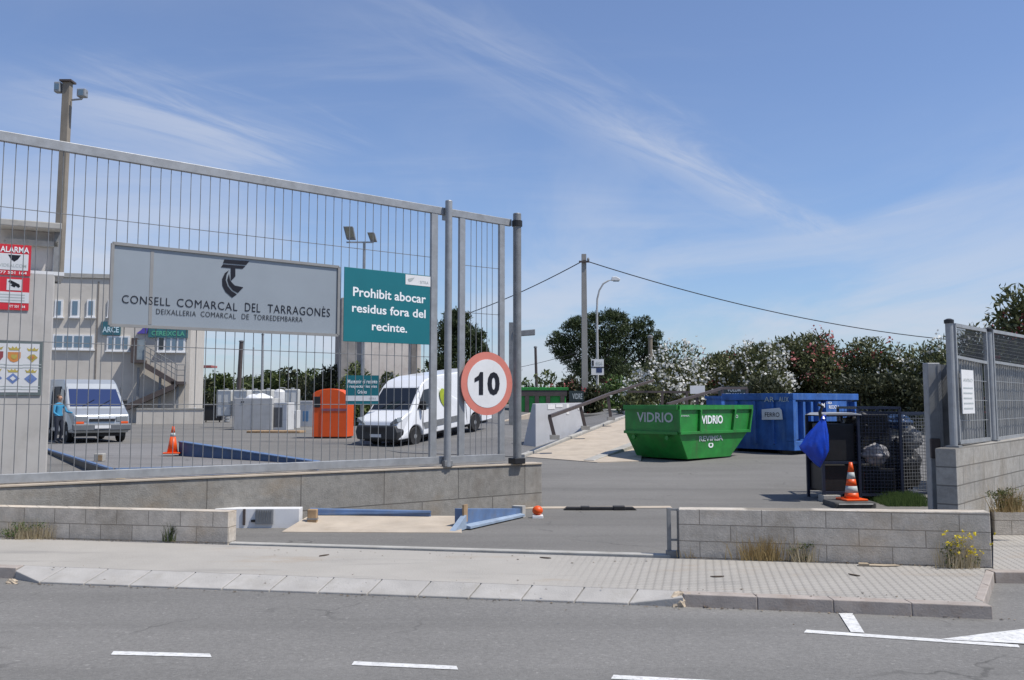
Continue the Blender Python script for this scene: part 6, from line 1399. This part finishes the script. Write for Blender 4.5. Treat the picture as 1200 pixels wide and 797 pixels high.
# ------------------------------------------------------------------ person at the silver van's side door
def person(name, label, loc, rz, H):
    o = thing(name, label, 'person', loc, rz)
    k = H / 1.72
    J = {'pel': (0, 0, .93, .135, .10), 'waist': (0, .0, 1.08, .13, .095), 'chest': (0, .02, 1.28, .165, .11), 'neck0': (0, .01, 1.43, .08, .07), 'neck': (0, .0, 1.50, .052, .052), 'head0': (0, -.02, 1.565, .07, .08), 'head': (0, -.02, 1.64, .08, .097), 'top': (0, -.01, 1.71, .05, .06),
         'hl': (-.09, 0, .86, .10, .10), 'kl': (-.10, -.03, .48, .062, .062), 'al': (-.11, .01, .10, .042, .045), 'tl': (-.12, -.13, .04, .035, .03),
         'hr': (.09, 0, .86, .10, .10), 'kr': (.11, -.06, .49, .062, .062), 'ar': (.12, .04, .10, .042, .045), 'tr': (.13, -.10, .04, .035, .03),
         'sl': (-.18, .01, 1.38, .062, .062), 'el': (-.25, -.02, 1.11, .043, .043), 'wl': (-.20, -.22, .98, .032, .032), 'fl': (-.18, -.30, .96, .028, .04),
         'sr': (.18, .01, 1.38, .062, .062), 'er': (.26, -.10, 1.13, .043, .043), 'wr': (.22, -.33, 1.10, .032, .032), 'fr': (.20, -.41, 1.10, .028, .04)}
    E = [('pel', 'waist'), ('waist', 'chest'), ('chest', 'neck0'), ('neck0', 'neck'), ('neck', 'head0'), ('head0', 'head'), ('head', 'top'), ('pel', 'hl'), ('hl', 'kl'), ('kl', 'al'), ('al', 'tl'), ('pel', 'hr'), ('hr', 'kr'), ('kr', 'ar'), ('ar', 'tr'),
         ('chest', 'sl'), ('sl', 'el'), ('el', 'wl'), ('wl', 'fl'), ('chest', 'sr'), ('sr', 'er'), ('er', 'wr'), ('wr', 'fr')]
    names_ = list(J); me = bpy.data.meshes.new('body'); me.from_pydata([tuple(c * k for c in J[n][:3]) for n in names_], [(names_.index(a), names_.index(b_)) for a, b_ in E], [])
    b = bpy.data.objects.new('body', me); COL.objects.link(b); b.parent = o
    sk_ = b.modifiers.new('skin', 'SKIN'); sk_.use_smooth_shade = True
    for i, n in enumerate(names_): me.skin_vertices[0].data[i].radius = (J[n][3] * k, J[n][4] * k)
    me.skin_vertices[0].data[0].use_root = True
    ss = b.modifiers.new('sub', 'SUBSURF'); ss.levels = 2; ss.render_levels = 2
    # clothing colour zones by height on the one continuous body
    m, t, bs = base_mat('person_cloth'); c_ = t.nodes.new('ShaderNodeTexCoord'); sp_ = t.nodes.new('ShaderNodeSeparateXYZ'); t.links.new(c_.outputs['Object'], sp_.inputs[0])
    rp = t.nodes.new('ShaderNodeValToRGB'); rp.color_ramp.interpolation = 'CONSTANT'; dv = t.nodes.new('ShaderNodeMath'); dv.operation = 'DIVIDE'; dv.inputs[1].default_value = 1.8 * k; t.links.new(sp_.outputs[2], dv.inputs[0]); t.links.new(dv.outputs[0], rp.inputs[0])
    el = rp.color_ramp.elements; el[0].position = 0; el[0].color = (.015, .015, .018, 1); el[1].position = .055; el[1].color = (.02, .025, .04, 1)
    for ps2, cc in ((.55, (.04, .25, .42, 1)), (.815, (.42, .24, .16, 1))): e = el.new(ps2); e.color = cc
    t.links.new(rp.outputs[0], bs.inputs['Base Color']); bs.inputs['Roughness'].default_value = .8; me.materials.append(m)
    hb_ = bmesh.new(); bmesh.ops.create_uvsphere(hb_, u_segments=16, v_segments=10, radius=1)
    for v in hb_.verts: v.co = Vector((v.co.x * .088 * k, v.co.y * .105 * k + .012, 1.655 * k + v.co.z * .085 * k))
    bmesh.ops.delete(hb_, geom=[v for v in hb_.verts if v.co.z < 1.60 * k or (v.co.y < -.055 and v.co.z < 1.69 * k)], context='VERTS')
    hm = bpy.data.meshes.new('hair'); hb_.to_mesh(hm); hb_.free(); hm.materials.append(M['bark']); h_ = bpy.data.objects.new('hair', hm); COL.objects.link(h_); h_.parent = o
    MB().lathe([(.012, 0), (.02, .02), (.008, .04)], (0, -.115 * k, 1.60 * k), 8).build('nose', pm('skin_tone', (.42, .24, .16), .6), o)
    return o
pp_ = onG(67.5, 520); person('person', 'person in a blue shirt and dark trousers standing at the silver van side door', (pp_.x, pp_.y - .0, pp_.z), R(70), 1.66)

# small litter blown against the foot of the walls and the kerb
r = np.random.default_rng(12); vs_ = []
def scatter(p, q, n, spread, z):
    for i in range(n):
        u = r.random(); x = p.x + (q.x - p.x) * u; y = p.y + (q.y - p.y) * u - abs(r.normal()) * spread; a = r.random() * 6.28; l_ = .005 + .016 * r.random() ** 3; w2 = l_ * (.3 + .5 * r.random()); c_, s2 = math.cos(a), math.sin(a)
        vs_.extend([(x + c_ * l_, y + s2 * l_, z), (x - s2 * w2, y + c_ * w2, z + .006), (x - c_ * l_, y - s2 * l_, z), (x + s2 * w2, y - c_ * w2, z + .003)])
scatter(lerp2(B0, B1, -5.8), onz(267, 636), 200, .04, .004); scatter(onz(800, 653), onz(1160, 665), 260, .04, .004); scatter(onz(270, 640), onz(780, 654), 60, .3, .004)
scatter(foot(-4.6), foot(4), 240, .05, -.095); scatter(onz(60, 660), onz(1150, 700), 80, .5, .004)
o = quadmesh('leaf_litter', np.array(vs_), leafmat('litter_bits', (.06, .045, .03), (.28, .22, .15), .1)); o['kind'] = 'stuff'
